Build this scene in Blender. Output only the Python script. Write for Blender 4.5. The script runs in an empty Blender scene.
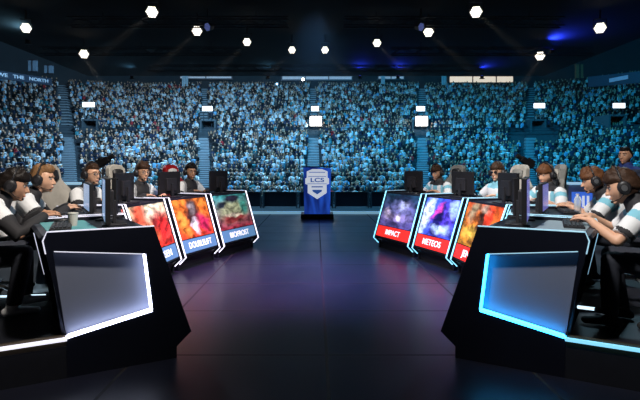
import bpy, bmesh, math, random
from mathutils import Vector, Matrix
from math import sin, cos, pi, radians

SC = bpy.context.scene
COL = SC.collection
random.seed(7)

# ------------------------------------------------------------------ camera, world, lights, exposure
F = 427.0
cam_d = bpy.data.cameras.new('camera')
cam_d.sensor_width = 36.0
cam_d.lens = F * 36.0 / 640.0
cam_d.shift_y = -34.0 / 640.0
cam_d.shift_x = 4.0 / 640.0
cam_d.clip_end = 300
cam = bpy.data.objects.new('camera', cam_d)
cam.location = (0, 0, 1.35)
cam.rotation_euler = (pi / 2, 0, 0)
COL.objects.link(cam)
SC.camera = cam

SC.view_settings.view_transform = 'Standard'
SC.view_settings.look = 'None'
SC.view_settings.gamma = 1.0
SC.view_settings.use_curve_mapping = False
SC.view_settings.exposure = 0.0
SC.cycles.use_denoising = True
SC.cycles.sample_clamp_indirect = 4.0
SC.cycles.max_bounces = 5
SC.cycles.volume_bounces = 0

world = bpy.data.worlds.new('arena_dark')
SC.world = world
world.use_nodes = True
world.node_tree.nodes['Background'].inputs[0].default_value = (0.045, 0.055, 0.08, 1)
world.node_tree.nodes['Background'].inputs[1].default_value = 0.03


def lamp(name, kind, loc, target, energy, color, size=1.0, size_y=None, spot=60, blend=.5):
    d = bpy.data.lights.new(name, kind)
    d.energy = energy
    d.color = color
    if kind == 'AREA':
        d.shape = 'RECTANGLE'
        d.size = size
        d.size_y = size_y or size
    else:
        d.shadow_soft_size = size
    if kind == 'SPOT':
        d.spot_size = radians(spot)
        d.spot_blend = blend
    o = bpy.data.objects.new(name, d)
    o.location = loc
    o.rotation_euler = (Vector(target) - Vector(loc)).to_track_quat('-Z', 'Y').to_euler()
    COL.objects.link(o)
    return o


# house floods above the stage roof edge, washing the stands
lamp('house_wash_cool', 'AREA', (-13, 31, 19), (-22, 41, 0), 6600, (.42, .70, 1.0), 14, 2)
lamp('house_wash_cool', 'AREA', (-5, 31, 19), (-9, 41, 0), 3300, (.26, .64, 1.0), 8, 2)
lamp('house_wash_cyan', 'AREA', (13, 31, 19), (17, 41, 0), 8200, (.012, .44, .82), 22, 2)
# stage key light from the rig onto both teams, added far fills and the purple floor wash
lamp('stage_key', 'SPOT', (1.2, 1.2, 6.2), (-2.75, 4.3, 1.1), 2300, (1.0, .90, .80), .3, spot=44, blend=.9)
lamp('stage_key', 'SPOT', (-1.2, 1.2, 6.2), (2.75, 4.3, 1.1), 2300, (1.0, .95, .90), .3, spot=44, blend=.9)
lamp('added_far_fill', 'SPOT', (.6, 3.2, 6.2), (-2.3, 6.6, 1.1), 900, (1.0, .92, .82), .3, spot=34, blend=.9)  # added fill, lifts the farthest left players beyond the key cone
lamp('added_far_fill', 'SPOT', (-.6, 3.2, 6.2), (2.3, 6.6, 1.1), 1300, (1.0, .94, .88), .3, spot=34, blend=.9)  # added fill, lifts the farthest right players beyond the key cone
lamp('team_back_light', 'SPOT', (-6.5, 8.5, 6.2), (-2.5, 4.4, 1), 420, (.75, .88, 1.0), .3, spot=60, blend=.8)
lamp('team_back_light', 'SPOT', (6.5, 8.5, 6.2), (2.5, 4.4, 1), 420, (.45, .80, 1.0), .3, spot=60, blend=.8)
lamp('purple_wash', 'SPOT', (-.9, 5.0, 6.4), (-.75, 5.3, 0), 3200, (.85, .30, .95), .4, spot=33, blend=1)
lamp('blue_wash', 'SPOT', (.9, 5.0, 6.4), (.75, 5.3, 0), 3000, (.18, .28, 1.0), .4, spot=33, blend=1)
lamp('blue_wash', 'SPOT', (0, 14, 6.4), (0, 10.6, 0), 1300, (.16, .45, 1.0), .4, spot=60, blend=1)

# ------------------------------------------------------------------ materials
MATS = {}


def mat(name, col, rough=.5, metal=0.0, spec=.5, noise=0.0, nscale=20.0, emit=None, es=0.0, alpha=None, bump=0.0, trans=0.0):
    if name in MATS:
        return MATS[name]
    m = bpy.data.materials.new(name)
    m.use_nodes = True
    nt = m.node_tree
    p = nt.nodes['Principled BSDF']
    p.inputs['Base Color'].default_value = (*col, 1)
    p.inputs['Roughness'].default_value = rough
    p.inputs['Metallic'].default_value = metal
    p.inputs['Specular IOR Level'].default_value = spec
    if trans:
        p.inputs['Transmission Weight'].default_value = trans
    if noise or bump:
        tc = nt.nodes.new('ShaderNodeTexCoord')
        nz = nt.nodes.new('ShaderNodeTexNoise')
        nz.inputs['Scale'].default_value = nscale
        nz.inputs['Detail'].default_value = 4
        nt.links.new(tc.outputs['Object'], nz.inputs['Vector'])
        if noise:
            mx = nt.nodes.new('ShaderNodeMix')
            mx.data_type = 'RGBA'
            mx.inputs[6].default_value = (*[c * (1 - noise) for c in col], 1)
            mx.inputs[7].default_value = (*[min(1, c * (1 + noise)) for c in col], 1)
            nt.links.new(nz.outputs['Fac'], mx.inputs[0])
            nt.links.new(mx.outputs[2], p.inputs['Base Color'])
        if bump:
            b = nt.nodes.new('ShaderNodeBump')
            b.inputs['Strength'].default_value = bump
            b.inputs['Distance'].default_value = .02
            nt.links.new(nz.outputs['Fac'], b.inputs['Height'])
            nt.links.new(b.outputs['Normal'], p.inputs['Normal'])
    if emit:
        p.inputs['Emission Color'].default_value = (*emit, 1)
        p.inputs['Emission Strength'].default_value = es
    if alpha is not None:
        p.inputs['Alpha'].default_value = alpha
    MATS[name] = m
    return m


M_BLACK = mat('black_laminate', (.012, .012, .016), .38, noise=.3, nscale=9)
M_DESK = mat('dark_desk_board', (.010, .012, .022), .42, noise=.3, nscale=6)
M_PLAST = mat('black_plastic', (.015, .015, .018), .45, noise=.2)
M_RUBBER = mat('black_rubber', (.01, .01, .01), .8, noise=.2)
M_METAL = mat('brushed_metal', (.45, .46, .48), .35, metal=.9, noise=.1, nscale=60)
M_DKMETAL = mat('dark_metal', (.06, .06, .07), .45, metal=.6, noise=.2)
M_GOLD = mat('bronze_trim', (.10, .075, .05), .5, metal=.5, noise=.1)
M_LEDW = mat('white_led', (.8, .8, .85), .5, emit=(.86, .84, 1.0), es=2.2, noise=.02)
M_LEDC = mat('cyan_led', (.5, .8, .9), .5, emit=(.22, .72, 1.0), es=2.0, noise=.02)
M_LEDW2 = mat('white_led_side', (.7, .7, .8), .5, emit=(.80, .82, 1.0), es=.75, noise=.02)
M_LEDC2 = mat('cyan_led_side', (.5, .8, .9), .5, emit=(.40, .74, 1.0), es=.6, noise=.02)

# stage floor: glossy dark deck panels with seams
m = bpy.data.materials.new('stage_deck'); m.use_nodes = True; MATS['stage_deck'] = m
nt = m.node_tree; p = nt.nodes['Principled BSDF']
tc = nt.nodes.new('ShaderNodeTexCoord'); sp = nt.nodes.new('ShaderNodeSeparateXYZ')
nt.links.new(tc.outputs['Object'], sp.inputs[0])


def mnode(op, a, b=None, c=None, nt=None):
    n = nt.nodes.new('ShaderNodeMath'); n.operation = op
    for i, v in enumerate((a, b, c)):
        if v is None: continue
        if isinstance(v, (int, float)): n.inputs[i].default_value = v
        else: nt.links.new(v, n.inputs[i])
    return n.outputs[0]


def seam(sock, off, period, w, nt):
    s = mnode('ADD', sock, 200 * period - off + period / 2, nt=nt)
    s = mnode('MODULO', s, period, nt=nt)
    s = mnode('SUBTRACT', s, period / 2, nt=nt)
    s = mnode('ABSOLUTE', s, nt=nt)
    return mnode('LESS_THAN', s, w, nt=nt)


sx = seam(sp.outputs[0], .075, 1.35, .011, nt)
sy = seam(sp.outputs[1], 3.05, .93, .009, nt)
sm = mnode('MAXIMUM', sx, sy, nt=nt)
nz = nt.nodes.new('ShaderNodeTexNoise'); nz.inputs['Scale'].default_value = 1.6; nz.inputs['Detail'].default_value = 6
nt.links.new(tc.outputs['Object'], nz.inputs['Vector'])
mx = nt.nodes.new('ShaderNodeMix'); mx.data_type = 'RGBA'
mx.inputs[6].default_value = (.009, .011, .022, 1); mx.inputs[7].default_value = (.017, .019, .036, 1)
nt.links.new(nz.outputs['Fac'], mx.inputs[0])
mx2 = nt.nodes.new('ShaderNodeMix'); mx2.data_type = 'RGBA'
nt.links.new(sm, mx2.inputs[0]); nt.links.new(mx.outputs[2], mx2.inputs[6]); mx2.inputs[7].default_value = (.004, .004, .005, 1)
nt.links.new(mx2.outputs[2], p.inputs['Base Color'])
r = mnode('MULTIPLY_ADD', nz.outputs['Fac'], .18, .26, nt=nt)
r = mnode('MAXIMUM', r, mnode('MULTIPLY', sm, .9, nt=nt), nt=nt)
nt.links.new(r, p.inputs['Roughness'])
p.inputs['Specular IOR Level'].default_value = .9
M_FLOOR = m


# ------------------------------------------------------------------ mesh helpers
class MB:
    def __init__(self):
        self.v = []; self.f = []; self.mi = []; self.uv = None

    def add(self, vs, fs, mi=0):
        o = len(self.v)
        self.v += [tuple(x) for x in vs]
        self.f += [tuple(i + o for i in f) for f in fs]
        self.mi += [mi] * len(fs)
        return self

    def box(self, c, s, rz=0.0, M=None, mi=0):
        hx, hy, hz = s[0] / 2, s[1] / 2, s[2] / 2
        vs = [Vector((x, y, z)) for z in (-hz, hz) for y in (-hy, hy) for x in (-hx, hx)]
        R = Matrix.Rotation(rz, 3, 'Z')
        vs = [R @ v + Vector(c) for v in vs]
        if M: vs = [M @ v for v in vs]
        return self.add(vs, [(0, 2, 3, 1), (4, 5, 7, 6), (0, 1, 5, 4), (2, 6, 7, 3), (0, 4, 6, 2), (1, 3, 7, 5)], mi)

    def tube(self, pts, rad, n=10, mi=0, ref=None):
        """tapered tube; rad entries are r or (r_side, r_up)"""
        pts = [Vector(p) for p in pts]
        rings = []
        for i, p_ in enumerate(pts):
            a = pts[max(i - 1, 0)]; b = pts[min(i + 1, len(pts) - 1)]
            t = (b - a).normalized()
            rf = Vector(ref) if ref else (Vector((0, 0, 1)) if abs(t.z) < .9 else Vector((1, 0, 0)))
            s = t.cross(rf)
            if s.length < 1e-4: s = t.cross(Vector((0, 1, 0)))
            s.normalize(); u = s.cross(t).normalized()
            r_ = rad[i] if isinstance(rad, (list, tuple)) else rad
            rs, ru = r_ if isinstance(r_, tuple) else (r_, r_)
            rings.append([p_ + s * rs * cos(2 * pi * k / n) + u * ru * sin(2 * pi * k / n) for k in range(n)])
        vs = [v for r_ in rings for v in r_]
        fs = []
        for i in range(len(rings) - 1):
            for k in range(n):
                a = i * n + k; b = i * n + (k + 1) % n
                fs.append((a, b, b + n, a + n))
        fs.append(tuple(reversed(range(n))))
        fs.append(tuple((len(rings) - 1) * n + k for k in range(n)))
        return self.add(vs, fs, mi)

    def limb(self, pts, rad, n=12, mi=0, ref=None):
        """tube with rounded ends"""
        pts = [Vector(p) for p in pts]; rad = [r_ if isinstance(r_, tuple) else (r_, r_) for r_ in rad]
        d0 = (pts[0] - pts[1]).normalized(); d1 = (pts[-1] - pts[-2]).normalized()
        P, R_ = [], []
        for q in (1.0, .85, .5):
            m_ = min(rad[0]); s = math.sqrt(max(0, 1 - q * q)) + .02
            P.append(pts[0] + d0 * m_ * q); R_.append((rad[0][0] * s, rad[0][1] * s))
        P += pts; R_ += rad
        for q in (.5, .85, 1.0):
            m_ = min(rad[-1]); s = math.sqrt(max(0, 1 - q * q)) + .02
            P.append(pts[-1] + d1 * m_ * q); R_.append((rad[-1][0] * s, rad[-1][1] * s))
        return self.tube(P, R_, n, mi, ref)

    def ball(self, c, r, M=None, n=14, m=9, fn=None, mi=0):
        rx, ry, rz = r if isinstance(r, tuple) else (r, r, r)
        vs = []
        for i in range(1, m):
            th = pi * i / m
            for k in range(n):
                ph = 2 * pi * k / n
                vs.append(Vector((sin(th) * cos(ph), sin(th) * sin(ph), cos(th))))
        vs.append(Vector((0, 0, 1))); vs.append(Vector((0, 0, -1)))
        out = []
        for d in vs:
            q = fn(d) if fn else Vector((d.x * rx, d.y * ry, d.z * rz))
            q = q + Vector(c)
            out.append(M @ q if M else q)
        fs = []
        for i in range(m - 2):
            for k in range(n):
                a = i * n + k; b = i * n + (k + 1) % n
                fs.append((a, a + n, b + n, b))
        T = len(vs) - 2; B = T + 1
        for k in range(n):
            fs.append((T, k, (k + 1) % n))
            fs.append((B, (m - 2) * n + (k + 1) % n, (m - 2) * n + k))
        return self.add(out, fs, mi)

    def extrude(self, poly, a, b, mi=0):
        """poly: list of points; a,b: functions mapping 2D->3D for both ends"""
        n = len(poly)
        vs = [a(q) for q in poly] + [b(q) for q in poly]
        fs = [tuple(range(n)), tuple(reversed(range(n, 2 * n)))]
        fs += [(k, (k + 1) % n, n + (k + 1) % n, n + k) for k in range(n)]
        return self.add(vs, fs, mi)

    def build(self, name, mats, parent=None, smooth=False, bevel=0.0, flat_uv=None, recalc=True):
        me = bpy.data.meshes.new(name)
        me.from_pydata(self.v, [], self.f)
        if recalc:
            bm = bmesh.new(); bm.from_mesh(me)
            bmesh.ops.recalc_face_normals(bm, faces=bm.faces)
            bm.to_mesh(me); bm.free()
        if not isinstance(mats, (list, tuple)): mats = [mats]
        for m_ in mats: me.materials.append(m_)
        if len(mats) > 1: me.polygons.foreach_set('material_index', self.mi)
        if smooth: me.polygons.foreach_set('use_smooth', [True] * len(me.polygons))
        me.update()
        o = bpy.data.objects.new(name, me)
        COL.objects.link(o)
        if parent: o.parent = parent
        if bevel:
            b = o.modifiers.new('bevel', 'BEVEL'); b.width = bevel; b.segments = 2; b.limit_method = 'ANGLE'
        return o


def tag(o, label=None, cat=None, group=None, kind=None):
    if label: o['label'] = label
    if cat: o['category'] = cat
    if group: o['group'] = group
    if kind: o['kind'] = kind
    return o


def empty(name, loc=(0, 0, 0), rz=0.0, label=None, cat=None, group=None):
    o = bpy.data.objects.new(name, None)
    o.location = loc; o.rotation_euler = (0, 0, rz); o.empty_display_size = .1
    COL.objects.link(o)
    return tag(o, label, cat, group)


def copy_tree(o, parent=None):
    c = o.copy(); COL.objects.link(c); c.parent = parent
    for ch in list(o.children): copy_tree(ch, c)
    return c


def struct(name, mb, m_, **k):
    o = mb.build(name, m_, **k); o['kind'] = 'structure'; return o


def seg_text(name, txt, size, M, m_, parent, depth=.003, bold=.0, sx_=1.0):
    cu = bpy.data.curves.new(name, 'FONT')
    cu.body = txt; cu.size = size; cu.extrude = depth; cu.offset = bold
    cu.align_x = 'CENTER'; cu.align_y = 'CENTER'
    cu.materials.append(m_)
    to = bpy.data.objects.new('tmp', cu); COL.objects.link(to)
    dg = bpy.context.evaluated_depsgraph_get(); dg.update()
    me = bpy.data.meshes.new_from_object(to.evaluated_get(dg)); bpy.data.objects.remove(to)
    o = bpy.data.objects.new(name, me); COL.objects.link(o)
    o.parent = parent
    o.matrix_local = M @ Matrix.Diagonal((sx_, 1, 1, 1))
    return o


# ------------------------------------------------------------------ stage, roof, walls
struct('floor', MB().box((0, 3.0, -.06), (26, 18, .12)), M_FLOOR)
M_SKIRT = mat('stage_skirt', (.01, .012, .02), .7, noise=.3)
struct('trim_stage_edge', MB().box((0, 12.02, -.75), (26, .04, 1.4)), M_SKIRT)
o = MB().box((0, 12.03, .035), (25.6, .07, .075)).build('stage_edge_light', mat('edge_led', (.4, .6, .7), .5, emit=(.30, .62, .85), es=.5, noise=.02))
tag(o, 'thin pale blue light strip along the far edge of the stage', 'light strip')
struct('arena_floor', MB().box((0, 30, -1.75), (130, 90, .1)), mat('arena_concrete', (.03, .04, .05), .7, noise=.3, nscale=2))
M_ROOF = mat('black_roof', (.010, .010, .012), .85, noise=.2)
struct('ceiling', MB().box((0, 10.4, 7.1), (28.6, 32.8, .2)), M_ROOF)
M_WALLB = mat('arena_wall', (.018, .028, .036), .8, noise=.4, nscale=.6)


def bowl(x, a):
    return .030 * max(0.0, abs(x) - a) ** 2


def strip_wall(name, Y, z0, z1, a, thick, m_, X=62):
    mb = MB(); xs = [-X + i * 2 for i in range(X + 1)]
    vs = []
    for x in xs:
        y = Y - bowl(x, a)
        vs += [(x, y, z0), (x, y, z1), (x, y + thick, z1), (x, y + thick, z0)]
    fs = []
    for i in range(len(xs) - 1):
        for k in range(4):
            a_ = i * 4 + k; b_ = i * 4 + (k + 1) % 4
            fs.append((a_, b_, b_ + 4, a_ + 4))
    fs += [(0, 1, 2, 3), tuple(len(vs) - 4 + k for k in (3, 2, 1, 0))]
    return struct(name, mb.add(vs, fs), m_)


YL, YU = 34.0, 49.4
NL, NU = 17, 19


def row_lower(k): return (YL + .85 * k, -1.55 + .36 * k, 16 + .35 * k)
def row_upper(k): return (YU + .87 * k, 4.88 + .45 * k, 22 + .30 * k)


M_STEP = mat('stand_concrete', (.05, .07, .085), .8, noise=.3, nscale=3)
for k in range(NL):
    Y, z, a = row_lower(k); strip_wall('trim_%d' % (k + 1), Y - .1, -1.7, z, a, 1.1, M_STEP)
strip_wall('trim_%d' % 18, YL + .85 * NL - .1, -1.7, -1.55 + .36 * NL, 22, 2.0, M_STEP)
for k in range(NU):
    Y, z, a = row_upper(k); strip_wall('trim_%d' % (k + 19), Y - .1, 4.0, z, a, 1.2, M_STEP)
strip_wall('wall_back', YU + .87 * NU + .2, 4, 22, 27.4, .4, M_WALLB)

# low rail between the two tiers
M_RAIL = mat('rail_blue_steel', (.03, .05, .07), .5, noise=.2)
mb = MB(); X = 60
for zz in (5.4, 5.7):
    pts = [(x, YU - .25 - bowl(x, 22), zz) for x in range(-X, X + 1, 2)]
    mb.tube(pts, .035, 5)
for x in range(-X, X + 1, 3):
    mb.tube([(x, YU - .25 - bowl(x, 22), 4.5), (x, YU - .25 - bowl(x, 22), 6.25)], .03, 5)
tag(mb.build('tier_railing', M_RAIL), 'steel railing between the lower and upper tiers of the stands', 'railing')

# ------------------------------------------------------------------ aisles, portals
AIS = [-.57, -.262, -.006, .249, .50]
M_AISLE = mat('aisle_steps', (.30, .36, .40), .7, noise=.15, nscale=4)
names = ['leftmost', 'second from left', 'centre', 'second from right', 'rightmost']
for i, s in enumerate(AIS):
    mb = MB()
    for k in range(NL):
        Y, z, a = row_lower(k)
        for h in (0, 1):
            yy = Y - .1 + .42 * h; x = s * (yy + .2)
            dz = .18 * h
            mb.box((x, yy + .22 - bowl(x, a), z + .04 + dz), (1.15, .42, .1 + .02))
    o = struct('aisle_stairs', mb, M_AISLE)
    tag(o, 'pale stepped aisle through the lower stands', 'stairs')
    mb = MB()
    for k in range(3, NU):
        Y, z, a = row_upper(k); x = s * Y
        mb.box((x, Y + .22 - bowl(x, a), z + .05), (1.0, .75, .12))
    o = struct('aisle_stairs', mb, M_AISLE)

M_SIGN = mat('lit_white_sign', (.8, .8, .8), .5, emit=(.75, .90, 1.0), es=3.2, noise=.02)
M_PORTSHADE = mat('portal_shade', (.02, .028, .035), .8, noise=.3)  # dark colour stands in for shade inside the portals
M_FLOOD = mat('flood_lens', (.9, .9, .8), .4, emit=(1.0, .95, .85), es=9, noise=.02)
M_WARM = mat('portal_warm_light', (.5, .3, .2), .5, emit=(1.0, .55, .3), es=.35, noise=.05)
portals = [(90, 106, 14, 'left end'), (208, 110, 12, 'left centre'), (315, 110, 9, 'centre'), (420, 110, 10, 'right centre'),
           (538, 107, 13, 'right'), (617, 107, 14, 'far right')]
plab = {0: 'above the leftmost portal', 1: 'above the portal at the top of the left pale stairs', 2: 'over the warm floodlight behind the blue podium',
        3: 'over the warm floodlight at the right pale stairs', 4: 'above the portal over the dark gap at right', 5: 'above the far right portal under the blue ribbon board'}
PORT = []
for i, (px, py, w, nm) in enumerate(portals):
    s = (px - 316) / F
    Y = 51.0; x = s * Y; Y -= bowl(x, 23)
    x = s * Y
    PORT.append((x, Y))
    e = empty('vomitory_portal', (x, Y, 4.6), 0, 'dark concrete portal box in the stands, ' + nm + ' one of the six', 'portal', 'portals in the stands')
    mb = MB()
    mb.box((-.85, 1.2, 1.0), (.2, 2.6, 2.2)); mb.box((.85, 1.2, 1.0), (.2, 2.6, 2.2)); mb.box((0, 1.2, 2.2), (1.9, 2.6, .2))
    mb.build('surround', mat('portal_concrete', (.09, .12, .14), .8, noise=.3), e)
    MB().box((0, 2.3, 1.0), (1.5, .1, 2.2)).build('shade_board', M_PORTSHADE, e)  # solid dark sheet in place of the shaded passage
    if i in (1, 4, 5):
        MB().box((0.25, 2.2, .9), (.7, .06, 1.1)).build('corridor_glow', M_WARM, e)
    ww = w * .82 * Y / F; hh = 4.6 * Y / F
    zz = 1.35 + (166 - py + 1) * Y / F
    sg = empty('section_sign', (x, Y - .3, zz), 0, 'glowing white section sign ' + plab[i], 'sign', 'lit section signs')
    MB().box((0, 0, 0), (ww, .12, hh)).build('sign_face', M_SIGN, sg)
    mb = MB().box((0, .1, 0), (ww + .12, .12, hh + .12)); mb.build('sign_case', M_DKMETAL, sg)
    for q in (-.4, .4):
        MB().tube([(q * ww, .1, -hh / 2), (q * ww, .1, 6.8 - zz)], .04, 6).build('bracket', M_DKMETAL, sg)
    if i in (2, 3):
        z2 = 1.35 + (166 - 121.5) * Y / F
        fl = empty('floodlight', (x + (.1 if i == 2 else .1), Y - .45, z2), 0,
                   'warm square floodlight below the lit sign, ' + ('behind the blue podium' if i == 2 else 'above the right pale stairs'), 'floodlight', 'warm floodlights in the stands')
        MB().box((0, 0, 0), (1.35, .12, 1.1)).build('lens', M_FLOOD, fl)
        MB().box((0, .16, 0), (1.6, .2, 1.35)).build('housing', M_DKMETAL, fl)
        lamp('flood_glow', 'POINT', (x, Y - 1.2, z2), (x, Y - 9, z2), 90, (1, .93, .8), .4)

# suite level strip lights along the top of the stands
M_SUITE = mat('suite_window_warm', (.6, .5, .4), .5, emit=(1.0, .82, .62), es=.75, noise=.3, nscale=1.2)
M_SUITE2 = mat('suite_window_cool', (.5, .55, .6), .5, emit=(.75, .85, 1.0), es=.18, noise=.3, nscale=1.2)


def at(px, py, Y): return Vector(((px - 316) / F * Y, Y, 1.35 + (166 - py) * Y / F))


def suite(p0, p1, py0, py1, m_, label, people=0):
    Y = 65.9
    a, b = at(p0, py1, Y), at(p1, py0, Y)
    Y -= bowl((a.x + b.x) / 2, 27.4)
    c = (a + b) / 2
    e = empty('suite_window', (c.x, Y, c.z), 0, label, 'window')
    w, h = b.x - a.x, b.z - a.z
    MB().box((0, 0, 0), (w, .1, h)).build('pane', m_, e)
    mb = MB().box((0, -.06, h / 2 + .1), (w + .3, .2, .2)).box((0, -.06, -h / 2 - .1), (w + .3, .2, .2))
    n = max(2, int(w / 3.2))
    for i in range(n + 1):
        mb.box((-w / 2 + w * i / n, -.06, 0), (.14, .16, h))
    mb.build('window_frame', M_DKMETAL, e)


suite(449, 543, 76.5, 82.5, M_SUITE, 'long warm lit suite window along the top of the stands, right of centre')
suite(282, 352, 76.5, 79.5, M_SUITE2, 'dim white suite window along the top of the stands above the podium')
suite(180, 232, 76.5, 78.5, M_SUITE2, 'dim narrow suite window at the top of the stands, left of centre')
suite(378, 404, 76.5, 79, M_SUITE2, 'short dim suite window at the top of the stands, right of the podium')
for px, py, r_, em_, es_, lb in [(303, 79.5, .16, (1, .97, .9), 40, 'tiny bright white spotlight at the top of the stands above the podium'), (277, 84, .13, (.3, .65, 1), 14, 'tiny blue spotlight at the top of the stands, left of the podium')]:
    c = at(px, py, 63.5)
    e = empty('stand_spotlight', c, 0, lb, 'spotlight')
    MB().tube([(0, -.02, 0), (0, .02, 0)], [r_, r_], 14).build('lens', mat('spot_lens_%d' % px, (.8, .8, .8), .4, emit=em_, es=es_, noise=.01), e)
    MB().tube([(0, .02, 0), (0, .4, 0), (0, .55, 0)], [r_ * 1.3, r_ * 1.2, r_ * .6], 14).build('can', M_PLAST, e)
    MB().tube([(0, .2, 0), (0, .2, 1.2)], .04, 6).build('bracket', M_DKMETAL, e)
# hanging banners at the top
M_BAN = mat('pale_banner', (.45, .55, .6), .8, noise=.25, nscale=2)
for px, py0, py1, w, lb in [(185, 75, 88, 6, 'pale vertical banner hanging at the top of the stands, left of centre'),
                            (444, 75, 85, 5, 'pale vertical banner beside the warm suite window'),
                            (383, 75, 84, 4, 'narrow pale banner hanging at the top of the stands above the right pods')]:
    Y = 64.5; a = at(px, (py0 + py1) / 2, Y)
    ww = w * Y / F; hh = (py1 - py0) * Y / F
    mb = MB(); n = 8
    top = [(-ww / 2 + ww * i / n, .04 * sin(i * 1.9)) for i in range(n + 1)]
    vs = [(x, y, hh / 2) for x, y in top] + [(x, y * 1.6, -hh / 2) for x, y in top] + [(x, y + .03, hh / 2) for x, y in top] + [(x, y * 1.6 + .03, -hh / 2) for x, y in top]
    N = n + 1; fs = []
    for i in range(n):
        fs += [(i, i + 1, N + i + 1, N + i), (2 * N + i, 3 * N + i, 3 * N + i + 1, 2 * N + i + 1), (i, 2 * N + i, 2 * N + i + 1, i + 1), (N + i, N + i + 1, 3 * N + i + 1, 3 * N + i)]
    fs += [(0, N, 3 * N, 2 * N), (n, 2 * N + n, 3 * N + n, N + n)]
    e = empty('hanging_banner', a, 0, lb, 'banner')
    mb.add(vs, fs).build('cloth', M_BAN, e)
    MB().tube([(-ww / 2 - .1, 0, hh / 2), (ww / 2 + .1, 0, hh / 2)], .05, 6).build('rod', M_DKMETAL, e)

# left ribbon board with writing
M_RIB = mat('ribbon_board_dark', (.02, .035, .06), .6, noise=.2)
M_RIBT = mat('ribbon_lettering', (.5, .6, .7), .5, emit=(.35, .52, .7), es=.16, noise=.02)


def ribbon(p0, y0, p1, y1, h, Yn, Yf, label, txt=None):
    a = at(p0, y0, Yn); b = at(p1, y1, Yf)
    c = (a + b) / 2; d = b - a; L = math.hypot(d.x, d.y)
    e = empty('ribbon_board', c, math.atan2(d.y, d.x), label, 'sign')
    hh = h * (Yn + Yf) / 2 / F
    sl = d.z / L
    mb = MB(); vs = []
    for x in (-L / 2, L / 2):
        for yy, zz in ((0, -hh / 2), (0, hh / 2), (.3, hh / 2), (.3, -hh / 2)):
            vs.append((x, yy, zz + sl * x))
    mb.add(vs, [(0, 1, 2, 3), (7, 6, 5, 4)] + [(k, (k + 1) % 4, 4 + (k + 1) % 4, 4 + k) for k in range(4)])
    mb.build('board', M_RIB, e)
    if txt:
        M = Matrix.Translation((0, -.03, 0)) @ Matrix.Rotation(math.atan(-sl) * -1, 4, 'Y').inverted() @ Matrix.Rotation(pi / 2, 4, 'X')
        seg_text('ribbon_lettering', txt.replace(' ', '   '), hh * .62, M, M_RIBT, e, .01, .01, 1.5)
    return e, L, hh


e, L, hh = ribbon(-8, 73.5, 52, 82, 7.5, 40, 47, 'dark ribbon board reading WE THE NORTH at the upper left of the arena', 'WE THE NORTH')
e, L, hh = ribbon(588, 82, 650, 76, 11, 47, 41, 'dim blue ribbon board at the upper right of the arena')
MB().box((.2, -.05, 0), (L * .30, .06, hh * .35)).build('lit_panel', mat('ribbon_dim', (.1, .2, .3), .5, emit=(.15, .35, .55), es=.22, noise=.3, nscale=6), e)
# upper left wall boxes and the orange wall panel
M_PRESS = mat('press_box', (.14, .2, .26), .7, noise=.5, nscale=1.5)
for px, y0, y1, w, Y, m_, lb in [(33, 60, 72, 8, 47, M_PRESS, 'pale blue press box window left of the first lamp, above the ribbon board'),
                                 (49, 65, 74, 8, 49, M_PRESS, 'second pale blue press box window, nearer to the roof edge'),
                                 (579, 64, 79, 7, 52, mat('orange_wall_panel', (.34, .10, .05), .7, noise=.3), 'dull orange wall panel under the slanting roof edge')]:
    a = at(px, (y0 + y1) / 2, Y)
    e = empty('press_box' if 'press' in lb else 'wall_panel', a, 0, lb, 'wall panel')
    ww, hh2 = w * Y / F, (y1 - y0) * Y / F
    MB().box((0, 0, 0), (ww, .3, hh2)).build('panel', m_, e)
    mb = MB().box((0, -.1, hh2 / 2), (ww + .2, .2, .15)).box((0, -.1, -hh2 / 2), (ww + .2, .2, .15)).box((0, -.1, 0), (.12, .2, hh2))
    mb.build('panel_frame', M_DKMETAL, e)

# ------------------------------------------------------------------ crowd
SHIRTS = [('white', (.80, .84, .86)), ('white', (.72, .78, .82)), ('pale blue', (.38, .58, .72)), ('light grey', (.42, .46, .50)), ('black', (.012, .013, .016)), ('navy', (.02, .035, .08)),
          ('dark grey', (.05, .055, .06)), ('teal', (.05, .28, .34)), ('red', (.45, .03, .04)), ('sky blue', (.18, .45, .70)), ('beige', (.42, .36, .28))]
HAIRS = [('dark', (.012, .010, .009)), ('brown', (.06, .035, .02)), ('fair', (.30, .20, .10))]
CM = {}
for i, (n, c) in enumerate(SHIRTS): CM['s%d' % i] = mat('cotton_%s_%d' % (n.replace(' ', '_'), i), c, .85, noise=.12)
for i, (n, c) in enumerate(HAIRS): CM['h%d' % i] = mat('hair_' + n, c, .6, noise=.25, nscale=60)
M_SKIN = mat('skin_light', (.70, .40, .26), .5, noise=.10, nscale=14)
M_SKIN2 = mat('skin_tan', (.54, .29, .18), .5, noise=.10, nscale=14)
M_TROUS = mat('dark_trousers', (.02, .022, .03), .85, noise=.2)


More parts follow.
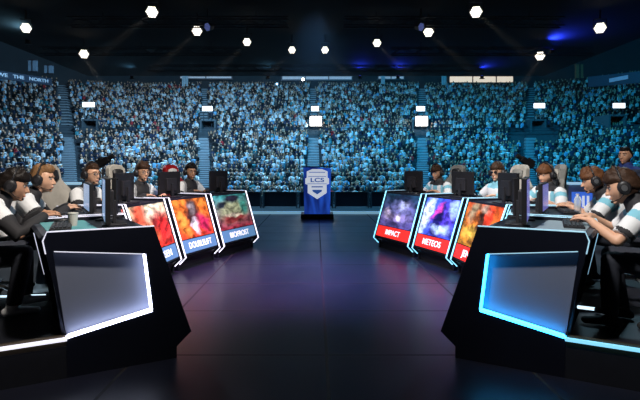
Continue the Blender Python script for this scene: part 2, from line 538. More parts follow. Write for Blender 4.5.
def spect_mesh(mb, pose, hi, rnd, O=Vector((0, 0, 0)), mi=(0, 1, 2, 3)):
    """seated spectator facing -Y, origin at the floor; mi = shirt, skin, hair, trousers"""
    n = 10 if hi else 6
    s = rnd.uniform(.94, 1.06); lean = rnd.uniform(-.05, .12); hx = rnd.uniform(-.03, .03)
    ry = 0.0 if hi else rnd.uniform(-.7, .7); ca, sa = cos(ry), sin(ry)
    P = lambda x, y, z: O + Vector((x * ca - y * sa, x * sa + y * ca, z)) * s
    S = P(hx, -.02 - lean, .98)
    if hi:
        mb.tube([P(0, .02, .40), P(0, 0, .55), P(0, -lean * .5, .72), P(0, -lean, .88), P(hx, -lean, .96)],
                [(.15, .12), (.16, .12), (.18, .12), (.20, .10), (.07, .06)], n, mi[0], ref=(0, 1, 0))
        mb.tube([P(hx, -lean, .93), P(hx, -lean - .01, 1.03)], [.05, .05], 8, mi[1])
        mb.ball(P(hx, -lean - .03, 1.12), (.078 * s, .095 * s, .115 * s), None, 10, 8, None, mi[1])
        mb.ball(P(hx, -lean - .005, 1.15), (.088 * s, .095 * s, .105 * s), None, 10, 7, None, mi[2])
        for q in (-1, 1):
            mb.tube([P(q * .09, 0, .45), P(q * .12, -.42, .47), P(q * .12, -.44, .05)], [.08, .065, .045], 7, mi[3])
            sh = P(q * .20, -lean, .86)
            if pose == 0: pts = [sh, P(q * .25, -.05 - lean, .62), P(q * .10, -.30, .52)]
            elif pose == 1: pts = [sh, P(q * .25, -.14 - lean, .70), P(q * .04, -.34, .88)]
            elif pose == 2: pts = [sh, P(q * .32, -.10 - lean, 1.02), P(q * .30, -.16, 1.28)]
            else: pts = [sh, P(q * .24, -.16 - lean, .66), P(q * .07, -.26, 1.0 - .02 * q)]
            mid = (pts[1] + pts[2]) / 2
            mb.tube([pts[0], pts[1], mid], [.055, .045, .042], 7, mi[0])
            mb.tube([mid, pts[2]], [.034, .028], 6, mi[1])
            mb.ball(pts[2], .042, None, 6, 5, None, mi[1])
    else:
        mb.tube([P(0, 0, .40), P(0, -lean * .6, .74), P(0, -lean, .90), P(hx, -lean, .97)], [(.17, .13), (.21, .13), (.20, .10), (.05, .05)], n, mi[0], ref=(0, 1, 0))
        mb.ball(P(hx, -lean - .04, 1.10), (.085 * s, .095 * s, .12 * s), None, 6, 5, None, mi[1])
        mb.ball(P(hx, -lean - .01, 1.14), (.095 * s, .10 * s, .11 * s), None, 6, 5, None, mi[2])
        if pose:
            for q in (-1, 1):
                hd = {1: P(q * .05, -.36, .86), 2: P(q * .30, -.14, 1.25), 3: P(q * .08, -.28, .98)}[pose]
                mb.tube([P(q * .2, -lean, .86), hd], [.06, .04], 4, mi[0] if pose != 2 else mi[1])
        mb.box(tuple(P(0, -.24, .44)), (.34, .42, .16), 0, None, mi[3])


def blocked(x, Y, k, lower):
    for i, s in enumerate(AIS):
        if abs(x - s * Y) < (.72 if lower else .60): return True
    if not lower:
        for (px_, py_) in PORT:
            if abs(x - px_ * Y / py_) < 1.05 and k < 3: return True
    return False


# photo shows a big dark gap (covered seats) at right above the lower tier
rnd = random.Random(11)
w_sh = [13, 8, 7, 6, 26, 16, 15, 4, 1, 5, 2]
spots = []
for tier, NN, fn in (('l', NL, row_lower), ('u', NU, row_upper)):
    for k in range(NN):
        Y, z, a = fn(k)
        X = .80 * Y
        x = -X + rnd.random() * .5
        while x < X:
            x += .44 + rnd.uniform(-.03, .06)
            if blocked(x, Y, k, tier == 'l'): continue
            if rnd.random() < .05: continue
            yy = Y + .35 - bowl(x, a)
            px = 316 + x / yy * F
            if px < -8 or px > 648: continue
            if tier == 'l' and k >= 13 and 508 < px < 558: continue
            if tier == 'u' and k < 1 and 508 < px < 558: continue
            spots.append((tier, k, x, yy, z, px))
ROWN = ['front row', 'second row', 'third row', 'fourth row', 'fifth row', 'sixth row']
SECT = [(-.262, 'left of left stairs'), (-.006, 'left of podium'), (.249, 'right of podium'), (9, 'right of right stairs')]
POSEN = ['arms down', 'clapping', 'arms raised', 'hands raised']
cache = {}


def hero(sh, ha, po):
    key = (sh, ha, po)
    if key in cache: return cache[key]
    mb = MB(); spect_mesh(mb, po, True, random.Random(sh * 31 + ha * 7 + po))
    me = bpy.data.meshes.new('spectator')
    me.from_pydata(mb.v, [], mb.f)
    for m_ in (CM['s%d' % sh], M_SKIN if (sh + po) % 3 else M_SKIN2, CM['h%d' % ha], M_TROUS): me.materials.append(m_)
    me.polygons.foreach_set('material_index', mb.mi)
    me.polygons.foreach_set('use_smooth', [True] * len(me.polygons))
    me.update(); cache[key] = me
    return me


# where the desks, monitors and players hide the lowest rows
def hidden(px, k):
    if k > 3: return False
    for a, b in ((0, 66), (86, 102), (108, 131), (137, 150), (160, 193), (206, 226), (303, 332), (404, 447), (451, 472), (488, 522), (528, 640)):
        if a - 2 < px < b + 2: return True
    return False


heroes = 0; mass = MB(); LABS = set()
for (tier, k, x, y, z, px) in spots:
    sh = rnd.choices(range(len(SHIRTS)), w_sh)[0]
    ha = rnd.choices((0, 1, 2), (6, 4, 2))[0]
    po = rnd.choices((0, 1, 2, 3), (5, 4, 1, 2))[0]
    if tier == 'l' and heroes < 300 and k <= 6 and 0 < px < 640 and not hidden(px, k):
        sec = [t for (s, t) in SECT if x / y < s][0]
        for _ in range(40):
            lab = '%s spectator, %s shirt, %s hair, %s, %s' % (ROWN[min(k, 5)] if k < 6 else 'seventh row', SHIRTS[sh][0], HAIRS[ha][0], POSEN[po], sec)
            if lab not in LABS: break
            sh = rnd.choices(range(len(SHIRTS)), w_sh)[0]; ha = rnd.choices((0, 1, 2), (5, 4, 3))[0]; po = rnd.randrange(4)
        LABS.add(lab)
        o = bpy.data.objects.new('spectator', hero(sh, ha, po)); COL.objects.link(o)
        o.location = (x, y, z); o.rotation_euler = (0, 0, math.atan2(x, -y) * .0 + rnd.uniform(-.15, .15))
        tag(o, lab, 'spectator', 'spectators in the first rows of the lower stands')
        heroes += 1
    else:
        hm = 12 + ha; sk = 11 + (0 if rnd.random() < .7 else 4)
        spect_mesh(mass, po, False, rnd, Vector((x + rnd.uniform(-.06, .06), y + rnd.uniform(-.1, .1), z + rnd.uniform(-.10, .12))), (sh, 11 if sk == 11 else 15, hm, 16))
mlist = [CM['s%d' % i] for i in range(11)] + [M_SKIN] + [CM['h%d' % i] for i in range(3)] + [M_SKIN2, M_TROUS]
o = mass.build('crowd', mlist, recalc=False)
tag(o, 'dense crowd of seated spectators filling the rear rows of the arena stands', 'crowd', kind='stuff')
print('spectators', len(spots), 'heroes', heroes)

# crowd barriers on the arena floor, in front of the first row
M_BARR = mat('barrier_navy', (.015, .03, .05), .6, noise=.3)
Yb = 31.0
bn = 0
for i in range(-9, 10):
    x = i * 2.6
    px = 316 + x / Yb * F
    if px < 60 or px > 600: continue
    nm = 'directly behind the blue podium' if i == 0 else ('%s from the blue podium' % (['', 'first', 'second', 'third', 'fourth', 'fifth', 'sixth', 'seventh', 'eighth', 'ninth'][abs(i)] + ' section ' + ('left' if i < 0 else 'right')))
    e = empty('crowd_barrier', (x, Yb, -1.7), 0, 'dark navy crowd barrier in front of the stands, ' + nm, 'barrier', 'crowd barriers in front of the stands')
    MB().box((0, 0, .62), (2.5, .05, 1.0)).build('panel', M_BARR, e)
    MB().box((0, 0, 1.15), (2.56, .12, .06)).build('top_rail', M_DKMETAL, e)
    for q in (-1.2, 1.2):
        MB().box((q, -.08, .58), (.1, .1, 1.16)).build('post', mat('barrier_post', (.10, .14, .17), .5, noise=.2), e)
        MB().tube([(q, .05, .9), (q, .75, 0.02)], .03, 6).build('brace', M_DKMETAL, e)

# ------------------------------------------------------------------ rig: trusses and lamps
M_TRUSS = mat('truss_grey', (.055, .058, .065), .5, metal=.4, noise=.2)


def truss(p0, p1, label):
    p0, p1 = Vector(p0), Vector(p1); L = (p1 - p0).length
    d = (p1 - p0).normalized(); s = d.cross(Vector((0, 0, 1))).normalized() * .15; u = Vector((0, 0, .15))
    e = empty('lighting_truss', (p0 + p1) / 2, 0, label, 'truss')
    c = (p0 + p1) / 2
    mb = MB()
    for a in (-1, 1):
        for b in (-1, 1): mb.tube([p0 - c + s * a + u * b, p1 - c + s * a + u * b], .025, 6)
    mb.build('chords', M_TRUSS, e)
    mb = MB(); n = int(L / .5)
    for i in range(n):
        q0 = p0 - c + d * (L * i / n); q1 = p0 - c + d * (L * (i + 1) / n)
        f = 1 if i % 2 else -1
        for a in (-1, 1):
            mb.tube([q0 + s * a + u * f, q1 + s * a - u * f], .012, 4)
            mb.tube([q0 + s * f + u * a, q1 - s * f + u * a], .012, 4)
    mb.build('lattice', M_TRUSS, e)
    mb = MB()
    for t in (.15, .5, .85):
        q = p0 - c + d * L * t
        mb.tube([q + u, Vector((q.x, q.y, 7.0 - c.z))], .012, 4)
    mb.build('hanger', M_DKMETAL, e)


truss((-12.5, 19.4, 6.55), (-3.4, 19.4, 6.55), 'left grey lattice truss under the black roof, nearest the stands')
truss((3.4, 19.4, 6.55), (12.5, 19.4, 6.55), 'right grey lattice truss under the black roof, nearest the stands')
truss((-9, 15.6, 6.6), (-1, 15.6, 6.6), 'left grey lattice truss under the black roof, nearer the camera')
truss((1, 15.6, 6.6), (9, 15.6, 6.6), 'right grey lattice truss under the black roof, nearer the camera')
truss((-9, 23, 6.6), (9, 23, 6.6), 'long grey lattice truss along the rear of the black roof')

M_LAMPON = mat('led_lens_lit', (.9, .9, .85), .4, emit=(1.0, .92, .78), es=3.2, noise=.02)
M_LAMPB = mat('led_lens_blue', (.2, .2, .4), .4, emit=(.16, .22, .6), es=.35, noise=.02)
LAMPS = [(26, 28, 11, 1, -1), (84, 54, 10, 1, -1), (152, 12, 13, 1, -1), (197, 31, 11, 1, -1), (207.5, 27, 9, 0, -1), (247, 42, 9, 1, -1), (292, 50, 8, 1, -1),
         (325, 50, 8, 1, 1), (377, 43, 9, 1, 1), (428.5, 32, 11, 1, 1), (421, 27, 9, 0, 1), (476, 12, 13, 1, 1), (540, 56, 10, 1, 1), (600, 28, 12, 1, 1)]
LN = ['leftmost hexagonal stage lamp, high near the left roof edge', 'low left hexagonal stage lamp above the ribbon board end', 'largest lit stage lamp left of the centre',
      'lit hexagonal stage lamp beside the left unlit blue one', 'unlit dim blue stage lamp left of the centre', 'lit stage lamp second to the left of the seam line',
      'small lit stage lamp just left of the centre line', 'small lit stage lamp just right of the centre line', 'lit stage lamp second to the right of the seam line',
      'lit hexagonal stage lamp beside the right unlit blue one', 'unlit dim blue stage lamp right of the centre', 'largest lit stage lamp right of the centre',
      'low right hexagonal stage lamp near the slanting roof edge', 'rightmost hexagonal stage lamp, high near the right roof edge']
zl = 6.35
BEAMS = []
for (px, py, dia, on, sd), lb in zip(LAMPS, LN):
    Y = (zl - 1.35) * F / (166 - py)
    x = (px - 316) / F * Y
    R = dia * Y / F / 2
    e = empty('stage_lamp', (x, Y, zl), 0, lb, 'stage lamp', 'hexagonal stage lamps under the black roof')
    aim = (Vector((0, 1.0, 1.6)) - Vector((x * .55, Y, zl))).normalized() if on else Vector((sd * .5, -.75, -.3)).normalized()
    Q = aim.to_track_quat('Z', 'Y').to_matrix().to_4x4()
    mb = MB()
    hexp = [(cos(pi / 3 * k) * R, sin(pi / 3 * k) * R) for k in range(6)]
    mb.extrude(hexp, lambda q: Q @ Vector((q[0], q[1], 0)), lambda q: Q @ Vector((q[0] * .75, q[1] * .75, -.22)))
    mb.build('housing', M_PLAST, e, bevel=.01)
    mb = MB(); rr = R / 5 * .80
    for a in range(-2, 3):
        for b in range(-2, 3):
            if abs(a + b) > 2: continue
            cx = (a + b * .5) * R * .37; cy = b * .866 * R * .37
            ring = [(cx + rr * cos(pi / 4 * k), cy + rr * sin(pi / 4 * k)) for k in range(8)]
            mb.extrude(ring, lambda q: Q @ Vector((q[0], q[1], .002)), lambda q: Q @ Vector((q[0], q[1], .02)))
    mb.build('led_lenses', M_LAMPON if on else M_LAMPB, e)
    mb = MB()
    rt = Vector((1, 0, 0))
    mb.tube([rt * (R * .95), rt * (R * 1.08) + Vector((0, 0, .1)), rt * (R * 1.08) + Vector((0, 0, .32)), -rt * (R * 1.08) + Vector((0, 0, .32)), -rt * (R * 1.08) + Vector((0, 0, .1)), -rt * (R * .95)], .018, 6)
    mb.tube([(0, 0, .32), (0, 0, .65)], .03, 6)
    mb.build('yoke', M_DKMETAL, e)
    if on and abs(px - 316) < 270: BEAMS.append((x, Y, sd))

# thin haze in the rig, lit by the lamps' own beams
hz = MB().box((0, 18.5, 5.15), (27, 15, 3.5)).build('stage_haze', M_BLACK)
m = bpy.data.materials.new('haze'); m.use_nodes = True; nt = m.node_tree
nt.nodes.remove(nt.nodes['Principled BSDF'])
vs_ = nt.nodes.new('ShaderNodeVolumeScatter'); vs_.inputs['Density'].default_value = .006; vs_.inputs['Anisotropy'].default_value = .3
nt.links.new(vs_.outputs[0], nt.nodes['Material Output'].inputs['Volume'])
hz.data.materials.clear(); hz.data.materials.append(m)
tag(hz, 'thin smoke haze hanging around the stage lamps under the roof', 'haze', kind='stuff')
for (x, Y, sd) in BEAMS:
    lamp('lamp_beam', 'SPOT', (x, Y - .1, zl - .1), (x * 1.02 + sd * 3.2 * (-1 if abs(x) > 6.5 else 1), Y - 1.5, 2.6), 900, (1.0, .93, .82), .05, spot=13, blend=.6)

# blue wash lights on the roof edge pointing up at the black roof
M_BLUEL = mat('blue_lens', (.1, .1, .6), .4, emit=(.03, .06, 1.0), es=6, noise=.02)
for px, py, lb, col in [(360, 66, 'small blue uplight under the roof edge, right of the podium', (.02, .05, 1)), (398, 70, 'small blue uplight under the roof edge above the nearest right aisle', (.02, .05, 1)),
                        (482, 71, 'small blue uplight under the roof edge above the warm suite window', (.02, .05, 1)), (552, 57, 'bright blue uplight by the slanting roof edge', (.02, .05, 1)),
                        (28, 53, 'pale blue uplight by the left slanting roof edge', (.25, .55, .75)), (132, 62, 'faint blue uplight under the roof above the left stands', (.1, .3, .5)), (268, 66, 'faint blue uplight under the roof left of the podium', (.1, .3, .5))]:
    Y = 24.5 if py > 60 else 19.0
    if px == 28: Y = 17.5
    z = 6.72
    x = (px - 316) / F * Y
    e = empty('uplight', (x, Y, z - .22), 0, lb, 'uplight', 'blue uplights under the roof')
    MB().tube([(0, 0, -.12), (0, 0, .02)], [.09, .11], 12).build('can', M_PLAST, e)
    MB().tube([(0, 0, .02), (0, 0, .026)], [.09, .09], 12).build('lens', M_BLUEL if col[2] == 1 else M_LAMPB, e)
    MB().box((0, 0, -.14), (.3, .05, .04)).build('bracket', M_DKMETAL, e)
    lamp('uplight_beam', 'SPOT', (x, Y, z - .0), (x * 1.02, Y - .25, 7.1), 420 if px == 552 else (110 if col[2] == 1 else (120 if px == 28 else 24)), col, .05, spot=150, blend=1)

# ------------------------------------------------------------------ the podium with the shield emblem
P = empty('podium', (.03, 11.2, 0), 0, 'blue lit podium with a white shield emblem standing at the far end of the stage', 'podium')
MB().box((0, 0, .06), (.84, .62, .12)).build('base', mat('podium_base', (.008, .01, .03), .4, noise=.2), P, bevel=.01)
m = bpy.data.materials.new('podium_blue'); m.use_nodes = True
nt = m.node_tree; p = nt.nodes['Principled BSDF']
tc = nt.nodes.new('ShaderNodeTexCoord'); nz = nt.nodes.new('ShaderNodeTexNoise'); nz.inputs['Scale'].default_value = 1.3; nz.inputs['Distortion'].default_value = .6
cr = nt.nodes.new('ShaderNodeValToRGB'); cr.color_ramp.elements[0].color = (.006, .02, .16, 1); cr.color_ramp.elements[1].color = (.02, .10, .62, 1)
cr.color_ramp.elements[0].position = .38; cr.color_ramp.elements[1].position = .66
mp = nt.nodes.new('ShaderNodeMapping'); mp.inputs['Scale'].default_value = (2.2, 1, .55)
nt.links.new(tc.outputs['Object'], mp.inputs[0]); nt.links.new(mp.outputs[0], nz.inputs['Vector']); nt.links.new(nz.outputs['Fac'], cr.inputs[0])
nt.links.new(cr.outputs[0], p.inputs['Base Color']); nt.links.new(cr.outputs[0], p.inputs['Emission Color']); p.inputs['Emission Strength'].default_value = .8
p.inputs['Roughness'].default_value = .35
mb = MB()
mb.add([(-.33, -.24, .12), (.33, -.24, .12), (.33, .24, .12), (-.33, .24, .12), (-.36, -.2, 1.33), (.36, -.2, 1.29), (.36, .22, 1.29), (-.36, .22, 1.33)],
       [(0, 1, 2, 3), (7, 6, 5, 4), (0, 4, 5, 1), (1, 5, 6, 2), (2, 6, 7, 3), (3, 7, 4, 0)])
mb.build('body', m, P, bevel=.008)
MB().box((0, 0, 1.33), (.76, .48, .03), 0).build('top', mat('podium_top', (.02, .05, .3), .3, noise=.1), P)
M_WHT = mat('emblem_white', (.85, .88, .92), .5, emit=(.8, .87, 1), es=.62, noise=.02)
M_EMB = mat('emblem_blue', (.05, .15, .55), .5, emit=(.05, .16, .6), es=.4, noise=.02)


def em(poly, y0, y1): return MB().extrude(poly, lambda q: Vector((q[0] * 1.22, -.235 + (q[1] - .4) * .035 - y0, q[1])), lambda q: Vector((q[0] * 1.22, -.235 + (q[1] - .4) * .035 - y1, q[1])))


E_ = [(-.10, 1.27), (.10, 1.27), (.22, 1.21), (.22, 1.05), (.25, 1.03), (.25, .89), (.20, .87), (.20, .66), (0, .50), (-.20, .66), (-.20, .87), (-.25, .89), (-.25, 1.03), (-.22, 1.05), (-.22, 1.21)]
em(E_, -.01, .012).build('emblem', M_WHT, P)
mb = MB()
for poly in ([(-.17, 1.20), (.17, 1.20), (.17, 1.18), (-.17, 1.18)], [(-.19, 1.09), (.19, 1.09), (.19, 1.075), (-.19, 1.075)], [(-.12, .83), (.12, .83), (.12, .80), (-.12, .80)],
             [(-.10, .74), (.10, .74), (.10, .70), (0, .62), (-.10, .70)], [(-.21, .90), (.21, .90), (.21, .885), (-.21, .885)]):
    mb.extrude(poly, lambda q: Vector((q[0] * 1.22, -.235 + (q[1] - .4) * .035 - .011, q[1])), lambda q: Vector((q[0] * 1.22, -.235 + (q[1] - .4) * .035 - .018, q[1])))
mb.build('emblem_lines', M_EMB, P)
M = Matrix.Translation((0, -.226, .985)) @ Matrix.Rotation(pi / 2, 4, 'X')
seg_text('emblem_lettering', 'LCS', .15, M, M_EMB, P, .004, .004, 1.45)

# ------------------------------------------------------------------ desks
J = [(-.89, 3.05), (-1.46, 3.82), (-1.82, 4.58), (-1.69, 5.43), (-1.37, 6.20), (-.93, 7.11)]
B = [(-.9, -.43), (-.85, -.52), (-.98, -.15), (-.97, .25), (-.92, .40), (-.90, .43)]
B = [Vector(b).normalized() for b in B]
J = [Vector(j) for j in J]


def spt(sd, i, t, v, z):
    a = J[i] + B[i] * v; b = J[i + 1] + B[i + 1] * v
    q = a.lerp(b, t)
    return Vector((sd * q.x, q.y, z))


PROF = [(.10, 0), (.10, .08), (0, .17), (.25, .935), (.88, .935), (.90, .88), (.77, .24), (.77, 0)]


def prism(mb, poly, sd, i, t0, t1, O, mi=0):
    return mb.extrude(poly, lambda q: spt(sd, i, t0, *q) - O, lambda q: spt(sd, i, t1, *q) - O, mi)


def off(pl, d):
    """thicken an open polyline in (v,z) outward to the aisle/top side"""
    n = len(pl); out = []
    for k in range(n):
        a = Vector(pl[max(k - 1, 0)]); b = Vector(pl[min(k + 1, n - 1)])
        t = (b - a).normalized(); nn = Vector((-t.y, t.x))
        out.append((pl[k][0] + nn.x * d, pl[k][1] + nn.y * d))
    return out


# artwork: abstract colour blotches
def art(name, bg0, bg1, blobs, es=1.05, warp=.35, seed=0.0):
    m_ = bpy.data.materials.new(name); m_.use_nodes = True; nt = m_.node_tree
    p = nt.nodes['Principled BSDF']; p.inputs['Roughness'].default_value = .3
    uv = nt.nodes.new('ShaderNodeUVMap')
    nz = nt.nodes.new('ShaderNodeTexNoise'); nz.inputs['Scale'].default_value = 4.5; nz.inputs['Detail'].default_value = 5
    mp = nt.nodes.new('ShaderNodeMapping'); mp.inputs['Location'].default_value = (seed, seed * 1.7, seed)
    nt.links.new(uv.outputs[0], mp.inputs[0]); nt.links.new(mp.outputs[0], nz.inputs['Vector'])
    ad = nt.nodes.new('ShaderNodeVectorMath'); ad.operation = 'MULTIPLY_ADD'
    nt.links.new(nz.outputs['Color'], ad.inputs[0]); ad.inputs[1].default_value = (warp, warp, 0); nt.links.new(uv.outputs[0], ad.inputs[2])
    sb = nt.nodes.new('ShaderNodeVectorMath'); sb.operation = 'SUBTRACT'
    nt.links.new(ad.outputs[0], sb.inputs[0]); sb.inputs[1].default_value = (warp / 2, warp / 2, 0)
    V = sb.outputs[0]
    sp = nt.nodes.new('ShaderNodeSeparateXYZ'); nt.links.new(V, sp.inputs[0])
    mx = nt.nodes.new('ShaderNodeMix'); mx.data_type = 'RGBA'
    mx.inputs[6].default_value = (*bg0, 1); mx.inputs[7].default_value = (*bg1, 1); nt.links.new(sp.outputs[1], mx.inputs[0])
    cur = mx.outputs[2]
    for (u, v, ru, rv, ang, col, soft) in blobs:
        m2 = nt.nodes.new('ShaderNodeMapping'); m2.vector_type = 'TEXTURE'
        m2.inputs['Location'].default_value = (u, v, 0); m2.inputs['Rotation'].default_value = (0, 0, ang); m2.inputs['Scale'].default_value = (ru, rv, 1)
        nt.links.new(V, m2.inputs[0])
        ln = nt.nodes.new('ShaderNodeVectorMath'); ln.operation = 'LENGTH'
        # flatten z
        ml = nt.nodes.new('ShaderNodeVectorMath'); ml.operation = 'MULTIPLY'; ml.inputs[1].default_value = (1, 1, 0)
        nt.links.new(m2.outputs[0], ml.inputs[0]); nt.links.new(ml.outputs[0], ln.inputs[0])
        mr = nt.nodes.new('ShaderNodeMapRange'); mr.inputs[1].default_value = 1 + soft; mr.inputs[2].default_value = 1 - soft
        nt.links.new(ln.outputs['Value'], mr.inputs[0])
        x2 = nt.nodes.new('ShaderNodeMix'); x2.data_type = 'RGBA'
        nt.links.new(mr.outputs[0], x2.inputs[0]); nt.links.new(cur, x2.inputs[6]); x2.inputs[7].default_value = (*col, 1)
        cur = x2.outputs[2]
    n2 = nt.nodes.new('ShaderNodeTexNoise'); n2.inputs['Scale'].default_value = 7; n2.inputs['Detail'].default_value = 6; n2.inputs['Distortion'].default_value = .3
    nt.links.new(mp.outputs[0], n2.inputs['Vector'])
    r2 = nt.nodes.new('ShaderNodeMapRange'); r2.inputs[1].default_value = .36; r2.inputs[2].default_value = .64; r2.inputs[3].default_value = .30; r2.inputs[4].default_value = 1.35
    nt.links.new(n2.outputs['Fac'], r2.inputs[0])
    v2 = nt.nodes.new('ShaderNodeVectorMath'); v2.operation = 'SCALE'
    nt.links.new(cur, v2.inputs[0]); nt.links.new(r2.outputs[0], v2.inputs['Scale']); cur = v2.outputs[0]
    nt.links.new(cur, p.inputs['Base Color']); nt.links.new(cur, p.inputs['Emission Color']); p.inputs['Emission Strength'].default_value = es * .85
    return m_


ARTS = {
    (-1, 4): art('art_teal', (.30, .03, .05), (.05, .33, .34), [(.5, .50, .42, .30, 0, (.30, .34, .20), .3), (.5, .26, .36, .12, 0, (.20, .03, .03), .3), (.55, .88, .22, .12, 0, (.02, .02, .04), .3), (.5, .36, .25, .05, 0, (.55, .50, .36), .4),
                                                              (.22, .72, .14, .07, .3, (.02, .03, .05), .4), (.85, .60, .12, .2, 0, (.05, .25, .20), .4)], .9, .25, 1.3),
    (-1, 3): art('art_orange', (.62, .05, .02), (.75, .22, .03), [(.52, .60, .20, .42, 0, (.05, .02, .02), .3), (.50, .74, .10, .16, 0, (.22, .20, .20), .5), (.52, .25, .10, .18, 0, (.75, .74, .80), .4), (.78, .28, .16, .25, .3, (.45, .02, .08), .4),
                                                               (.2, .35, .14, .3, .2, (.75, .25, .04), .4)], 1.0, .25, 4.1),
    (-1, 2): art('art_red_cream', (.70, .04, .02), (.60, .52, .30), [(.55, .78, .45, .3, 0, (.70, .68, .48), .5), (.8, .35, .3, .35, .4, (.60, .02, .02), .4), (.3, .30, .25, .25, 0, (.75, .22, .05), .5), (.2, .75, .16, .3, 0, (.70, .10, .05), .5), (.62, .5, .1, .16, .5, (.25, .02, .02), .4)], 1.0, .3, 7.7),
    (-1, 1): art('art_red', (.65, .02, .02), (.8, .12, .08), [(.5, .6, .3, .3, 0, (.7, .3, .2), .5)], 1.0, .3, 2.0),
    (-1, 0): art('art_dim', (.3, .05, .05), (.2, .2, .3), [(.5, .6, .3, .3, 0, (.3, .3, .3), .5)], .8, .3, 2.4),
    (1, 4): art('art_violet', (.10, .08, .28), (.01, .05, .10), [(.62, .50, .28, .32, .2, (.18, .18, .45), .4), (.60, .66, .13, .13, 0, (.45, .50, .80), .4), (.45, .28, .4, .12, 0, (.28, .22, .50), .5), (.2, .38, .10, .12, 0, (.50, .42, .65), .5), (.55, .30, .08, .10, 0, (.75, .72, .85), .4), (.55, .9, .3, .08, 0, (.01, .02, .05), .4)], .95, .3, 3.2),
    (1, 3): art('art_blue', (.04, .08, .50), (.03, .10, .62), [(.12, .45, .14, .55, -.2, (.65, .78, .95), .4), (.70, .50, .30, .5, -.3, (.10, .06, .65), .5), (.48, .40, .10, .45, -.2, (.01, .01, .10), .4), (.45, .65, .05, .25, -.5, (.55, .05, .35), .5), (.88, .75, .12, .2, 0, (.30, .45, .9), .5), (.6, .18, .25, .1, 0, (.40, .55, .9), .5)], 1.0, .3, 5.5),
    (1, 2): art('art_ember', (.55, .22, .02), (.60, .07, .02), [(.5, .5, .10, .5, -.3, (.06, .02, .01), .4), (.70, .62, .10, .30, -.2, (.70, .05, .02), .4), (.3, .25, .20, .14, 0, (.65, .38, .05), .5), (.8, .25, .16, .2, 0, (.10, .03, .02), .4), (.25, .75, .12, .25, -.3, (.30, .22, .12), .5), (.55, .82, .12, .12, 0, (.5, .35, .25), .5)], .95, .4, 9.2),
    (1, 1): art('art_cyan', (.05, .3, .4), (.3, .6, .7), [(.5, .6, .3, .3, 0, (.6, .8, .9), .5)], .9, .3, 2.0),
    (1, 0): art('art_dim_blue', (.05, .05, .3), (.2, .2, .3), [(.5, .6, .3, .3, 0, (.3, .3, .3), .5)], .8, .3, 2.4),
}
M_BANDL = mat('caption_blue', (.08, .18, .34), .4, emit=(.10, .24, .42), es=.85, noise=.05)
M_BANDR = mat('caption_red', (.75, .02, .02), .4, emit=(.95, .03, .02), es=.95, noise=.05)
M_LET = mat('caption_white', (.9, .9, .9), .5, emit=(.95, .92, .95), es=1.0, noise=.01)
TXT = {(-1, 4): 'BIOFROST', (-1, 3): 'DOUBLELIFT', (-1, 2): 'BJERGSEN', (1, 4): 'IMPACT', (1, 3): 'METEOS', (1, 2): 'JENSEN'}
DLAB = {0: 'with the frosted glowing end panel, closest to the camera', 1: 'second from the front', 2: 'the middle one', 3: 'fourth from the front', 4: 'farthest, closest to the podium'}
PLAB = {(-1, 2): 'the middle one, with a red and cream poster', (-1, 3): 'with an orange poster around a dark oval', (-1, 4): 'farthest, with a teal and green poster',
        (1, 2): 'the middle one, with a red and gold poster', (1, 3): 'with a bright blue and violet poster', (1, 4): 'farthest, with a dark violet poster above red caption'}
